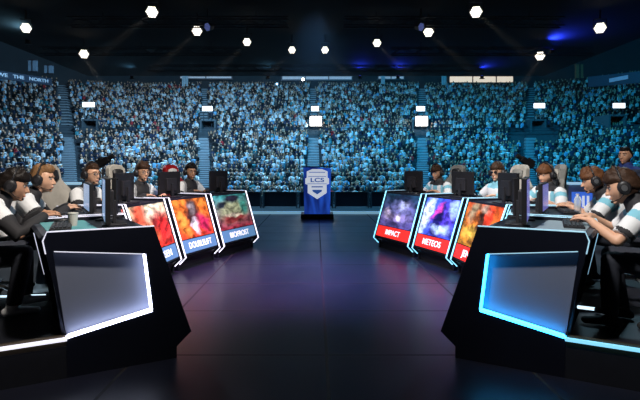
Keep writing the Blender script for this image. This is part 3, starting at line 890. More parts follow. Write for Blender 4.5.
# deep frosted window pane of the near end panels
m = bpy.data.materials.new('frosted_pane'); m.use_nodes = True
p = m.node_tree.nodes['Principled BSDF']; p.inputs['Base Color'].default_value = (.42, .45, .55, 1); p.inputs['Roughness'].default_value = .45
M_PANE = m; p.inputs['Base Color'].default_value = (.20, .23, .32, 1)
nzn = m.node_tree.nodes.new('ShaderNodeTexNoise'); nzn.inputs['Scale'].default_value = 90
bmp = m.node_tree.nodes.new('ShaderNodeBump'); bmp.inputs['Strength'].default_value = .05
m.node_tree.links.new(nzn.outputs['Fac'], bmp.inputs['Height']); m.node_tree.links.new(bmp.outputs['Normal'], p.inputs['Normal'])
DESK = {}
for sd in (-1, 1):
    s3 = -sd   # spt multiplies x, J is the left side
    team = 'left' if sd < 0 else 'right'
    LED, LED2 = (M_LEDW, M_LEDW2) if sd < 0 else (M_LEDC, M_LEDC2)
    for i in range(5):
        O = spt(s3, i, .5, .5, 0)
        lb = PLAB.get((sd, i), DLAB[i])
        D = empty('gaming_desk', O, 0, 'black %s team gaming desk, %s' % (team, lb), 'desk', 'gaming desks along the stage')
        DESK[(sd, i)] = D
        ta, tb = (.0 if i == 0 else .05), .95
        th = .035
        # side panels
        if i > 0:
            prism(MB(), PROF, s3, i, ta, ta + th, O).build('side_panel', M_DESK, D)
        prism(MB(), PROF, s3, i, tb - th, tb, O).build('side_panel', M_DESK, D)
        # poster front, kick panel, desktop
        prism(MB(), [(.025, .19), (.262, .915), (.285, .905), (.05, .18)], s3, i, ta + th, tb - th, O).build('front_panel', M_DESK, D)
        prism(MB(), [(.12, 0), (.12, .085), (.03, .17), (.05, .18), (.14, .09), (.14, 0)], s3, i, ta + th, tb - th, O).build('kick_panel', M_BLACK, D)
        prism(MB(), [(.26, .88), (.90, .88), (.92, .895), (.90, .91), (.26, .91)], s3, i, ta + th, tb - th, O).build('desktop', M_DESK, D)
        prism(MB(), [(.72, .0), (.74, .0), (.74, .24), (.72, .24)], s3, i, ta + th, tb - th, O).build('rear_kick_board', M_BLACK, D)
        # led strips
        front = [(.09, .085), (0, .17), (.25, .935)]
        poly = off(front, .008) + list(reversed(off(front, -.002)))
        w = .017
        if not (i == 0):
            prism(MB(), poly, s3, i, ta, ta + w, O).build('led_strip', LED, D)
            top = [(.25, .935), (.88, .935), (.90, .88), (.82, .50)]
            prism(MB(), off(top, .006) + list(reversed(off(top, -.001))), s3, i, ta, ta + w * .6, O).build('led_strip', LED2, D)
        prism(MB(), poly, s3, i, tb - w, tb, O).build('led_strip', LED, D)
        top = [(.25, .935), (.88, .935), (.90, .88), (.82, .50)]
        prism(MB(), off(top, .006) + list(reversed(off(top, -.001))), s3, i, tb - w * .6, tb, O).build('led_strip', LED2, D)
        # poster and caption
        p0, p1 = (.025, .19), (.262, .915)
        def fp(s, o_): return (p0[0] + (p1[0] - p0[0]) * s - .95 * o_, p0[1] + (p1[1] - p0[1]) * s + .31 * o_)
        if i > 0:
            def slab(s0, s1, o0, o1, t0, t1):
                return [fp(s0, o0), fp(s1, o0), fp(s1, o1), fp(s0, o1)]
            mb = MB()
            ps = slab(.27, .97, 0, .008, 0, 0)
            prism(mb, ps, s3, i, .085, .915, O)
            po = mb.build('poster', ARTS[(sd, i)], D)
            uvl = po.data.uv_layers.new(name='UVMap')
            A0 = spt(s3, i, .085, *fp(.27, 0)) - O; A1 = spt(s3, i, .915, *fp(.27, 0)) - O; A2 = spt(s3, i, .085, *fp(.97, 0)) - O
            ex = A1 - A0; ey = A2 - A0
            for lp in po.data.loops:
                q = po.data.vertices[lp.vertex_index].co - A0
                u = q.dot(ex) / ex.length_squared; v = q.dot(ey) / ey.length_squared
                uvl.data[lp.index].uv = (u if sd < 0 else 1 - u, v)
            prism(MB(), slab(.03, .255, 0, .010, 0, 0), s3, i, .085, .915, O).build('caption_band', M_BANDL if sd < 0 else M_BANDR, D)
            if (sd, i) in TXT:
                c = (spt(s3, i, .085, *fp(.14, .012)) + spt(s3, i, .915, *fp(.14, .012))) / 2 - O
                xd = (ex if sd < 0 else -ex).normalized(); yd = ey - xd * ey.dot(xd); yd.normalize(); zd = xd.cross(yd)
                M = Matrix((xd, yd, zd)).transposed().to_4x4(); M.translation = c + zd * .002
                tx = TXT[(sd, i)]
                seg_text('caption_lettering', tx, .115, M, M_LET, D, .002, .0012, min(1.0, 8.0 / len(tx)) * .92)
    # ---- near end panel with window
    i = 0; D = DESK[(sd, 0)]; O = D.location.copy()
    win = [(.31, .752), (.848, .815), (.775, .262), (.262, .362)]
    outer = [(.25, .935), (.88, .935), (.90, .88), (.77, .24), (.77, .0), (.10, .0), (.10, .08), (0, .17)]
    mb = MB()
    t0, t1 = .0, .05
    ring = [((.25, .935), win[0]), ((.88, .935), win[1]), ((.90, .88), win[1]), ((.77, .24), win[2]), ((.77, 0), win[2]), ((.10, 0), win[3]), ((.10, .08), win[3]), ((0, .17), win[3])]
    vs = []
    for t in (t0, t1):
        vs += [spt(s3, 0, t, *q) - O for q in outer] + [spt(s3, 0, t, *q) - O for q in win]
    fs = []
    wi = [0, 1, 1, 2, 2, 3, 3, 3]
    for b_ in (0, 12):
        for k in range(8):
            a, c = k, (k + 1) % 8
            wa, wc = 8 + wi[a], 8 + wi[c]
            if wa == wc: fs.append((b_ + a, b_ + c, b_ + wa))
            else: fs.append((b_ + a, b_ + c, b_ + wc, b_ + wa))
    for k in range(8): fs.append((k, (k + 1) % 8, 12 + (k + 1) % 8, 12 + k))
    for k in range(4): fs.append((8 + k, 8 + (k + 1) % 4, 20 + (k + 1) % 4, 20 + k))
    mb.add(vs, fs).build('end_panel', mat('end_panel_black', (.008, .010, .020), .33, noise=.2, nscale=5), D)
    prism(MB(), [(.255, .76), (.87, .83), (.79, .24), (.245, .34)], s3, 0, .055, .075, O).build('frosted_pane', M_PANE, D)
    # darker rail seen behind the top of the pane
    # LED lines round the window: front side and bottom
    a, b = Vector(win[0]), Vector(win[3]); d = (b - a).normalized(); nn = Vector((-d.y, d.x))
    w_ = .011
    def line(pa, pb, wd): 
        pa, pb = Vector(pa), Vector(pb); d = (pb - pa).normalized(); nn = Vector((-d.y, d.x)) * wd
        return [tuple(pa + nn), tuple(pb + nn), tuple(pb - nn), tuple(pa - nn)]
    LM = mat('window_led_w', (.8, .8, .9), .5, emit=(.70, .75, 1.0), es=8, noise=.02) if sd < 0 else mat('window_led_c', (.4, .8, .9), .5, emit=(.02, .42, 1.0), es=12, noise=.02)
    prism(MB(), line((.310, .747), (.265, .362), .006), s3, 0, -.003, .03, O).build('led_strip', LM, D)
    prism(MB(), line((.262, .359), (.775, .259), .009), s3, 0, -.004, .03, O).build('led_strip', LM, D)
    prism(MB(), line((.32, .750), (.84, .811), .003), s3, 0, .0, .02, O).build('led_strip', LED2, D)
    top = [(.25, .935), (.88, .935), (.90, .88), (.885, .80)]
    prism(MB(), off(top, .005) + list(reversed(off(top, -.002))), s3, 0, -.004, .014, O).build('led_strip', LED2, D)
    # ---- platform behind the desks
    mb = MB()
    inner = [J[k] + B[k] * .77 for k in range(6)]
    outerp = [J[k] + B[k] * 3.2 for k in range(6)]
    outerp[0] = J[0] + B[0] * .77 + Vector((-.9, -.43)).normalized() * 2.4
    pts = inner + list(reversed(outerp))
    mb = MB(); npt = len(pts)
    vs = [(s3 * q.x, q.y, .0) for q in pts] + [(s3 * q.x, q.y, .2) for q in pts]
    fs = [tuple(range(npt)), tuple(range(npt, 2 * npt))] + [(k, (k + 1) % npt, npt + (k + 1) % npt, npt + k) for k in range(npt)]
    fs = []
    for k in range(5):
        a, b, c, d = k, k + 1, npt - 2 - k, npt - 1 - k
        fs += [(a, b, c, d), (a + npt, b + npt, c + npt, d + npt)]
    fs += [(k, (k + 1) % npt, npt + (k + 1) % npt, npt + k) for k in range(npt)]
    st = struct('floor', mb.add(vs, fs), mat('platform_carpet', (.012, .014, .022), .55, noise=.3))
    # platform edge light (near edge) and bronze trim
    a = inner[0]; b = outerp[0]; d2 = (b - a).normalized(); nrm = Vector((d2.y, -d2.x))
    if nrm.y > 0: nrm = -nrm
    def pp(q, z): return Vector((s3 * q.x, q.y, z))
    e = empty('platform_edge_light', pp((a + b) / 2, .2), 0, ('white' if sd < 0 else 'cyan') + ' light strip along the near edge of the %s player platform' % team, 'light strip')
    O2 = e.location.copy()
    def bar(q0, q1, z0, z1, thk):
        return MB().add([pp(q0, z0) - O2, pp(q1, z0) - O2, pp(q1, z1) - O2, pp(q0, z1) - O2, pp(q0 + nrm * thk, z0) - O2, pp(q1 + nrm * thk, z0) - O2, pp(q1 + nrm * thk, z1) - O2, pp(q0 + nrm * thk, z1) - O2],
                        [(0, 1, 2, 3), (4, 5, 6, 7), (0, 1, 5, 4), (1, 2, 6, 5), (2, 3, 7, 6), (3, 0, 4, 7)])
    bar(a, b, .242, .262, .02).build('tube', mat('edge_tube_w', (.8, .8, .9), .5, emit=(.88, .88, 1.0), es=1.0, noise=.02) if sd < 0 else mat('edge_tube_c', (.4, .8, .9), .5, emit=(.20, .62, .90), es=1.05, noise=.02), e)
    bar(a - nrm * .03, b - nrm * .03, .2, .272, .02).build('trim', M_GOLD, e)
    # ---- further strips on the platform, seen under the desks
    segs = [((1.05, 3.85), (2.05, 3.85))] if sd < 0 else [((1.05, 3.9), (1.25, 3.9))]
    base = [(((45, 295.5)), ((0, 297)), 3.75)] if sd < 0 else [((578, 307), (603, 310), 3.35), ((594, 296.5), (606, 298), 3.85), ((611, 298), (616, 298), 3.85), ((623, 299), (660, 301), 3.85)]
    for k, (q0, q1, Y) in enumerate(base):
        A0, A1 = at(*q0, Y), at(*q1, Y)
        if sd < 0: A1 = A0 + (A1 - A0) * 1.3
        lbl = 'thin white light bar low on the left platform behind the nearest chair' if sd < 0 else ['thin pale light bar low on the right platform, nearest under the chair', 'thin pale light bar at floor behind the first one', 'very short pale light bar between two longer ones', 'pale light bar at the right edge beneath the desk'][k]
        e = empty('floor_light_bar', (A0 + A1) / 2, 0, lbl, 'light bar', 'light bars on the platforms')
        cc = (A0 + A1) / 2
        MB().tube([A0 - cc, A1 - cc], .013, 8).build('tube', mat('bar_led', (.6, .8, .9), .5, emit=(.62, .85, 1.0), es=1.5, noise=.02), e)
        MB().box((0, .02, -(cc.z - .2) / 2 - .01), ((A1 - A0).length * .96, .03, cc.z - .2)).build('riser', M_BLACK, e)

# ------------------------------------------------------------------ people
def remeshed(mb, voxel, smooth=2):
    """union of overlapping closed shells as one continuous skin"""
    me = bpy.data.meshes.new('tmp'); me.from_pydata(mb.v, [], mb.f)
    bm = bmesh.new(); bm.from_mesh(me); bmesh.ops.recalc_face_normals(bm, faces=bm.faces); bm.to_mesh(me); bm.free()
    o = bpy.data.objects.new('tmp', me); COL.objects.link(o)
    r_ = o.modifiers.new('r', 'REMESH'); r_.mode = 'VOXEL'; r_.voxel_size = voxel; r_.use_smooth_shade = True
    s = o.modifiers.new('s', 'SMOOTH'); s.iterations = smooth; s.factor = .5
    dg = bpy.context.evaluated_depsgraph_get(); dg.update()
    out = bpy.data.meshes.new_from_object(o.evaluated_get(dg))
    bpy.data.objects.remove(o); bpy.data.meshes.remove(me)
    return out


def mesh_obj(name, me, mats, parent, classify=None):
    me.materials.clear()
    for m_ in mats: me.materials.append(m_)
    if classify:
        for f in me.polygons: f.material_index = classify(f.center)
    me.polygons.foreach_set('use_smooth', [True] * len(me.polygons))
    o = bpy.data.objects.new(name, me); COL.objects.link(o); o.parent = parent
    return o


def cotton(name, c, n=.1): return mat('jersey_' + name, c, .8, noise=n, nscale=12, bump=.15)


J_WHITE = cotton('white', (.80, .82, .84)); J_BLACK = cotton('black', (.022, .022, .026)); J_CYAN = cotton('cyan', (.22, .55, .68)); J_GREY = cotton('grey', (.30, .31, .33))
J_BLUE = cotton('royal_blue', (.01, .03, .16)); J_NAVY = cotton('navy', (.02, .03, .06))
M_EYEW = mat('eye_white', (.45, .42, .40), .3, noise=.02); M_IRIS = mat('iris_brown', (.05, .025, .012), .2, noise=.1)
M_LIP = mat('lip', (.50, .20, .16), .5, noise=.05)
M_HB = mat('hair_black', (.012, .009, .008), .45, noise=.5, nscale=70, bump=.25, spec=.15)
M_HBR = mat('hair_chestnut', (.13, .055, .025), .5, noise=.5, nscale=70, bump=.25, spec=.15)
M_HF = mat('hair_sandy', (.24, .13, .06), .5, noise=.5, nscale=70, bump=.25, spec=.15)
M_HD = mat('hair_dark_brown', (.045, .024, .015), .5, noise=.5, nscale=70, bump=.25, spec=.15)
M_GLASS = mat('spectacle_black', (.01, .01, .01), .3, noise=.05)
M_LENS = mat('spectacle_lens', (.3, .33, .36), .1, alpha=.15, noise=.02)


def smoothstep(a, b, x):
    t = min(1, max(0, (x - a) / (b - a))); return t * t * (3 - 2 * t)


def head_pt(d):
    """surface of the head in head space: +X is the face, origin at the centre of the skull"""
    x, y, z = d
    rx = .099 if x > 0 else .105
    P_ = Vector((x * rx, y * .077, z * .122))
    if z < 0:
        k = 1 - .38 * smoothstep(0, 1, -z)
        P_.y *= 1 - .30 * smoothstep(.1, 1, -z)
        P_.x = P_.x * (1 - .10 * smoothstep(.2, 1, -z)) + (.022 * smoothstep(.3, 1, -z) if x > -.2 else .03 * smoothstep(.2, 1, -z))
    if x > .5:   # flatten the face
        P_.x -= .012 * smoothstep(.5, 1, x) * smoothstep(.5, 0, abs(z - .15))
    return P_


def eye_sockets(P_):
    for q in (-1, 1):
        dd = (P_ - Vector((.090, q * .032, .018))).length
        P_ = P_ - Vector((.010, 0, 0)) * smoothstep(.026, 0, dd)
    return P_


def add_head(mb, H, s):
    mb.ball((0, 0, 0), 1, H, 28, 22, lambda d: eye_sockets(head_pt(d)) * s)
    T = lambda x, y, z: H @ (Vector((x, y, z)) * s)
    mb.limb([T(.083, 0, .022), T(.098, 0, -.004), T(.110, 0, -.024)], [.009 * s, .011 * s, .013 * s], 8)       # nose
    for q in (-1, 1):
        mb.ball(T(.098, q * .011, -.028), .0085 * s, None, 8, 6)
        # ears
        mb.ball((0, 0, 0), 1, H, 10, 8, lambda d, q=q: Vector((-.008 + d.x * .018, q * (.078 + d.x * -.004) + d.y * .008, -.006 + d.z * .032)) * s)
        mb.ball(T(.076, q * .03, .036), (.016 * s, .022 * s, .008 * s), None, 8, 6)           # brow ridge
    mb.ball(T(.090, 0, -.058), (.012 * s, .024 * s, .007 * s), None, 10, 6)
    mb.ball(T(.088, 0, -.071), (.011 * s, .020 * s, .007 * s), None, 10, 6)
    mb.ball(T(.078, 0, -.098), (.018 * s, .022 * s, .016 * s), None, 10, 6)


def hand_into(mb, wrist, fwd, up, side, s=1.0, curl=.5, spread=1.0):
    """palm + four unequal bent fingers + thumb. fwd along hand, up = back of hand, side=+1 thumb on +lat side"""
    f = Vector(fwd).normalized(); u = Vector(up); u = (u - f * u.dot(f)).normalized(); l = u.cross(f) * side
    W = Vector(wrist)
    k = lambda a, b, c: W + f * a * s + l * b * s + u * c * s
    mb.limb([k(-.03, 0, 0), k(.015, 0, 0), k(.05, 0, .004), k(.085, -.002, 0)], [(.026 * s, .019 * s), (.031 * s, .016 * s), (.040 * s, .015 * s), (.040 * s, .012 * s)], 12, ref=tuple(u))
    L = [(.030, .072), (.010, .080), (-.011, .074), (-.031, .058)]
    for j, (b, ln) in enumerate(L):
        sp_ = (b * .28) * spread
        p0 = k(.078, b, .002); c1 = curl * .5; c2 = curl * 1.2
        p1 = p0 + (f * cos(c1) - u * sin(c1)) * ln * .48 * s + l * sp_ * s
        p2 = p1 + (f * cos(c2) - u * sin(c2)) * ln * .32 * s + l * sp_ * .5 * s
        p3 = p2 + (f * cos(c2 * 1.4) - u * sin(c2 * 1.4)) * ln * .22 * s
        mb.limb([p0, p1, p2, p3], [.0095 * s, .0088 * s, .008 * s, .007 * s], 8)
    p0 = k(.02, .026, -.004); p1 = k(.052, .052, -.012); p2 = k(.082, .058, -.020)
    mb.limb([p0, p1, p2], [.013 * s, .0105 * s, .009 * s], 8)


def player(name, root, yaw, head_rel, head_yaw, head_pitch, lab, team, skin, hair_m, hair_style, wr, sleeves, jersey, voxel=.0065,
           glasses=False, mic=True, s=.95, standing=False, headset=True, cat='person', group=None, head_roll=0.0):
    """wr = ((x,y,z) right wrist, (x,y,z) left wrist) in local space, +X forward, +Y left"""
    R_ = empty(name, root, yaw, lab, cat, group)
    V_ = lambda x, y, z: Vector((x, y, z)) * s
    hx, hz = head_rel
    if standing:
        hipz = .92
        hip = V_(0, 0, hipz); lum = V_(0, 0, hipz + .14); chest = V_(.01, 0, hipz + .34); neck0 = V_(.0, 0, hipz + .52); C0 = V_(hx, 0, hz)
    else:
        hip = V_(0, 0, .48); C0 = V_(hx, 0, hz)
        lum = V_(hx * .12, 0, .61); chest = V_(hx * .48, 0, .79); neck0 = V_(hx * .76, 0, .935)
    mb = MB()
    H = Matrix.Translation(C0) @ Matrix.Rotation(head_yaw, 4, 'Z') @ Matrix.Rotation(head_pitch, 4, 'Y') @ Matrix.Rotation(head_roll, 4, 'X')
    add_head(mb, H, s)
    nb = H @ (Vector((-.025, 0, -.085)) * s)
    mb.tube([neck0 + V_(-.01, 0, -.03), neck0.lerp(nb, .5), nb, nb + (C0 - nb) * .4], [(.062 * s, .060 * s), (.054 * s, .056 * s), (.052 * s, .056 * s), (.05 * s, .05 * s)], 12)
    tors = [(hip + V_(0, 0, -.06), (.155, .11)), (hip + V_(0, 0, .03), (.165, .12)), (lum, (.145, .11)), (lum.lerp(chest, .55), (.160, .115)), (chest, (.178, .12)), (chest.lerp(neck0, .6), (.175, .095)), (neck0, (.085, .065))]

    def torso(m_, g): m_.limb([p_ for p_, r_ in tors], [((r_[0] + g) * s, (r_[1] + g) * s) for p_, r_ in tors], 20, ref=(1, 0, 0))
    # ref (1,0,0): side axis = t x ref -> lateral
    torso(mb, 0)
    arms = []
    sc = chest.lerp(neck0, .62)
    for q, w in ((-1, wr[0]), (1, wr[1])):
        sh = sc + V_(0, q * .185, -.005)
        wv = Vector(w) * s
        dv = wv - sh
        ua, fa = .29 * s, .26 * s
        dist = min(dv.length, (ua + fa) * .985)
        wv = sh + dv.normalized() * dist if dv.length > dist else wv
        # elbow
        a = (ua * ua - fa * fa + dist * dist) / (2 * dist); h = math.sqrt(max(0, ua * ua - a * a))
        pref = Vector((-.25, q * .9, -1.0)); dn = dv.normalized(); pref = (pref - dn * pref.dot(dn)).normalized()
        el = sh + dn * a + pref * h
        arms.append((q, sh, el, wv))
        mb.limb([sh + V_(0, -q * .04, 0), sh, sh.lerp(el, .5), el], [.056 * s, .054 * s, .047 * s, .039 * s], 14)
        mb.limb([el, el.lerp(wv, .3), wv], [.039 * s, .041 * s, .026 * s], 14)
        f = (wv - el).normalized()
        if standing: hand_into(mb, wv, f, (0, q, 0) if abs(f.z) > .6 else (0, 0, 1), 1 if abs(f.z) > .6 else q * -1, s, .35)
        else:
            f2 = Vector((f.x, f.y - q * .05, 0)).normalized()
            hand_into(mb, wv, f2, (0, 0, 1), -1 if q > 0 else 1, s, .45)
    legs = []
    for q in (-1, 1):
        if standing: pts = [hip + V_(0, q * .085, -.03), V_(.01, q * .095, .50), V_(-.01, q * .10, .08)]
        else: pts = [hip + V_(0, q * .095, -.01), V_(.43, q * .14, .50), V_(.40 + .04 * q, q * .14, .085)]
        legs.append((q, pts))
        mb.limb([pts[0], pts[0].lerp(pts[1], .5), pts[1]], [.085 * s, .076 * s, .056 * s], 14)
        mb.limb([pts[1], pts[1].lerp(pts[2], .3), pts[2]], [.054 * s, .056 * s, .036 * s], 14)
    me = remeshed(mb, voxel, 1)
    mesh_obj('body', me, [skin], R_)
    # clothes -------------------------------------------------------------
    g = .016
    cl = MB(); torso(cl, g)
    for q, sh, el, wv in arms:
        cl.limb([sh + V_(0, -q * .05, .01), sh + V_(0, 0, .002), sh.lerp(el, .5)], [(.060 + g) * s, (.058 + g) * s, (.056 + g) * s], 14)
        if sleeves == 'long':
            cl.limb([sh.lerp(el, .4), el, el.lerp(wv, .4), el.lerp(wv, .93)], [(.054 + g) * s, (.045 + g) * s, (.042 + g) * s, (.030 + g * .8) * s], 14)
        else:
            cl.tube([sh.lerp(el, .3), sh.lerp(el, .82), sh.lerp(el, .84)], [(.054 + g) * s, (.056 + g) * s, (.050 + g) * s], 14)
    cl.tube([neck0 + V_(-.012, 0, -.04), neck0 + V_(-.006, 0, .012)], [(.085 * s, .080 * s), (.073 * s, .070 * s)], 14)
    me = remeshed(cl, .010, 2)
    A = {q: (sh, el, wv) for q, sh, el, wv in arms}
    axis = (neck0 - lum)

    def cls(c):
        # white/black panels fixed to the garment
        lat = abs(c.y) / s
        t = (c - lum).dot(axis) / axis.length_squared
        arm = None
        for q in (-1, 1):
            sh, el, wv = A[q]
            for k_, (a_, b_) in enumerate(((sh, el), (el, wv))):
                ab = b_ - a_; u = max(0, min(1, (c - a_).dot(ab) / ab.length_squared)); dd = (c - (a_ + ab * u)).length
                if dd < .078 * s and (lat > .15 or k_ == 1): arm = (k_, u)
        back = (c - (lum + axis * max(0, min(1, t)))).x < -.02
        return jersey_rule(jersey, arm, t, lat, back, c)

    mesh_obj('jersey', me, [J_WHITE, J_BLACK, J_CYAN, J_GREY, J_BLUE, J_NAVY], R_, cls)
    tr = MB()
    tr.limb([hip + V_(0, 0, -.07), hip + V_(0, 0, .05)], [(.168 * s, .128 * s), (.172 * s, .128 * s)], 18, ref=(1, 0, 0))
    for q, pts in legs:
        tr.limb([pts[0], pts[0].lerp(pts[1], .5), pts[1]], [.102 * s, .090 * s, .070 * s], 14)
        tr.tube([pts[1], pts[1].lerp(pts[2], .3), pts[1].lerp(pts[2], .98)], [.068 * s, .068 * s, .056 * s], 14)
    mesh_obj('trousers', remeshed(tr, .012, 2), [mat('denim_dark', (.018, .022, .035), .85, noise=.25, nscale=30)], R_)
    for q, pts in legs:
        a_ = pts[2]
        sb = MB().limb([a_ + V_(-.05, 0, -.045), a_ + V_(.05, 0, -.045), a_ + V_(.16, q * .02, -.055)], [(.038 * s, .036 * s), (.042 * s, .034 * s), (.040 * s, .024 * s)], 12)
        sb.limb([a_ + V_(-.01, 0, .01), a_ + V_(0, 0, -.04)], [.045 * s, .042 * s], 10)
        mesh_obj('shoe', remeshed(sb, .010, 1), [J_WHITE if (team == 'l') else J_BLACK], R_)
    # face -------------------------------------------------------------
    T = lambda x, y, z: H @ (Vector((x, y, z)) * s)
    for q in (-1, 1):
        e_ = MB().ball(T(.073, q * .032, .016), .0115 * s, None, 12, 8).build('eye', M_EYEW, R_, smooth=True)
        MB().ball(T(.0815, q * .032, .015), (0.0065 * s, .0065 * s, .0065 * s), None, 8, 6).build('iris', M_IRIS, e_, smooth=True)
        MB().limb([T(.089, q * .014, .040), T(.088, q * .032, .045), T(.072, q * .052, .039)], [.004 * s] * 3, 6).build('eyebrow', hair_m, R_, smooth=True)
    MB().limb([T(.096, -.020, -.065), T(.101, 0, -.063), T(.096, .020, -.065)], [(.0035 * s, .005 * s)] * 3, 8).build('lips', M_LIP, R_, smooth=True)
    # hair -------------------------------------------------------------
    rr = random.Random(len(lab) * 7 + int(abs(root[0]) * 100))
    ph = [(Vector((rr.uniform(-1, 1), rr.uniform(-1, 1), rr.uniform(-1, 1))) * rr.uniform(6, 20), rr.uniform(0, 6)) for _ in range(9)]
    fl, th, bang, nape = {'short': (.60, .020, .0, -.25), 'bowl': (.45, .026, .35, -.42), 'quiff': (.62, .030, -.05, -.2), 'messy': (.50, .026, .15, -.35), 'crop': (.64, .016, .0, -.2), 'curly': (.52, .034, .1, -.3)}[hair_style]

    def hair(d):
        n_ = sum(sin(w_.dot(d) + p_) for w_, p_ in ph) / 9
        base = head_pt(d)
        # hairline: front above fl, sides above ear, back down to the nape
        if d.x > .2: lim = fl - bang * .6 + .06 * n_
        elif d.x > -.25: lim = -.10 + (fl - bang * .6 + .10) * smoothstep(-.25, .2, d.x)
        else: lim = nape + (-.10 - nape) * smoothstep(-.9, -.25, d.x)
        m_ = smoothstep(lim - .06, lim + .06, d.z)
        thick = th * (.8 + .8 * n_) * (1 + .5 * smoothstep(.3, 1, d.z))
        if hair_style == 'quiff': thick += .018 * smoothstep(.2, .9, d.x) * smoothstep(.4, .8, d.z)
        r_ = (-.014) * (1 - m_) + (thick + .004) * m_
        dirn = Vector((base.x, base.y, base.z)).normalized()
        return (base + dirn * r_) * s

    mh = MB().ball((0, 0, 0), 1, H, 40, 28, hair)
    mh.build('hair', hair_m, R_, smooth=True)
    if headset:
        hs = MB()
        arc = []
        for k_ in range(13):
            a_ = radians(-8 + 196 * k_ / 12)
            arc.append(T(-.012, .108 * cos(a_), .020 + .142 * sin(a_) * (1 if sin(a_) > 0 else .8)))
        hs.tube(arc, [(.016 * s, .007 * s)] * 13, 8, ref=tuple(H.to_3x3() @ Vector((1, 0, 0))))
        hb = hs.build('headset', M_PLAST, R_, smooth=True)
        for q in (-1, 1):
            c1 = MB()
            ax = [T(-.012, q * .080, -.002), T(-.012, q * .092, -.002), T(-.012, q * .118, -.002), T(-.012, q * .126, -.002)]
            c1.tube(ax, [(.043 * s, .052 * s), (.046 * s, .055 * s), (.043 * s, .052 * s), (.032 * s, .039 * s)], 16, ref=tuple(H.to_3x3() @ Vector((0, 0, 1))))
            c1.build('ear_cup', M_PLAST, hb, smooth=True)
            MB().tube([T(-.012, q * .126, -.002), T(-.012, q * .129, -.002)], [(.020 * s, .024 * s)] * 2, 14, ref=tuple(H.to_3x3() @ Vector((0, 0, 1)))).build('cup_badge', M_METAL if team == 'r' else M_DKMETAL, hb)
        if mic:
            q = -1 if team == 'l' else 1
            MB().tube([T(-.01, q * .112, -.035), T(.04, q * .108, -.072), T(.088, q * .060, -.085)], .003 * s, 6).build('mic_boom', M_PLAST, hb)
            MB().ball(T(.094, q * .052, -.085), .010 * s, None, 10, 8).build('mic_foam', M_RUBBER, hb, smooth=True)
    if glasses:
        gm = MB()
        for q in (-1, 1):
            c_ = [T(.103 - .010 * abs(cos(2 * pi * k_ / 12)) * (1 if q * cos(2 * pi * k_ / 12) > 0 else 0), q * .033 + .024 * cos(2 * pi * k_ / 12), .014 + .018 * sin(2 * pi * k_ / 12)) for k_ in range(13)]
            gm.tube(c_, .0028 * s, 6)
            gm.tube([T(.094, q * .057, .018), T(.02, q * .082, .020)], .0025 * s, 6)
        gm.tube([T(.103, -.010, .018), T(.103, .010, .018)], .0025 * s, 6)
        gb = gm.build('glasses', M_GLASS, R_)
        for q in (-1, 1):
            MB().tube([T(.100, q * .033, .014), T(.1015, q * .033, .014)], [(.023 * s, .017 * s)] * 2, 12, ref=tuple(H.to_3x3() @ Vector((0, 0, 1)))).build('lens', M_LENS if team == 'l' else mat('lens_dark', (.015, .015, .018), .15, noise=.02), gb)
    return R_


def jersey_rule(kind, arm, t, lat, back, c):
    W, K, C, G, U, N = range(6)
    if kind == 'white_back':         # white body panel and upper arm, charcoal front and sleeves
        if arm and arm[0] == 1: return K
        if arm: return W if arm[1] < .45 else K
        return W if (lat > .10 and t > -.2) or (back and t > .2) else K
    if kind == 'charcoal':           # charcoal with a white shoulder patch
        if arm and arm[0] == 0 and arm[1] < .5: return W
        if arm: return K
        return G if (lat > .12 and t > .55) else K
    if kind == 'cyan':               # white, pale cyan shoulders, dark cuffs
        if arm and arm[0] == 0 and arm[1] > .70: return K
        if arm and arm[0] == 0 and .12 < arm[1] < .34: return C
        if arm: return W
        if t > .92: return K
        if lat < .05 and not back: return C
        return C if (t > .55 and lat > .11 and not back) or (lat > .12 and .05 < t < .25) else W
    if kind == 'cyan_long':
        if arm and arm[0] == 1: return C if arm[1] > .75 else W
        if arm: return C if arm[1] > .5 else W
        return C if (lat > .11 and t < .5) or t > .9 else W
    if kind == 'blue': return U if t > .9 else N
    return K


# head targets from the photograph's layout: (px of head, depth) -> hips sit behind along the facing direction
M_SK = [M_SKIN, M_SKIN2]
HEADZ = 1.065
SEAT = {}


def place(sd, px, Y, face_deg, hxx):
    """face_deg: heading angle of the body (world). returns root location and yaw"""
    x = (px - 316) / F * Y
    yaw = radians(face_deg)
    f = Vector((cos(yaw), sin(yaw)))
    hx = hxx * .95
    return (x - f.x * hx, Y - f.y * hx, .2), yaw


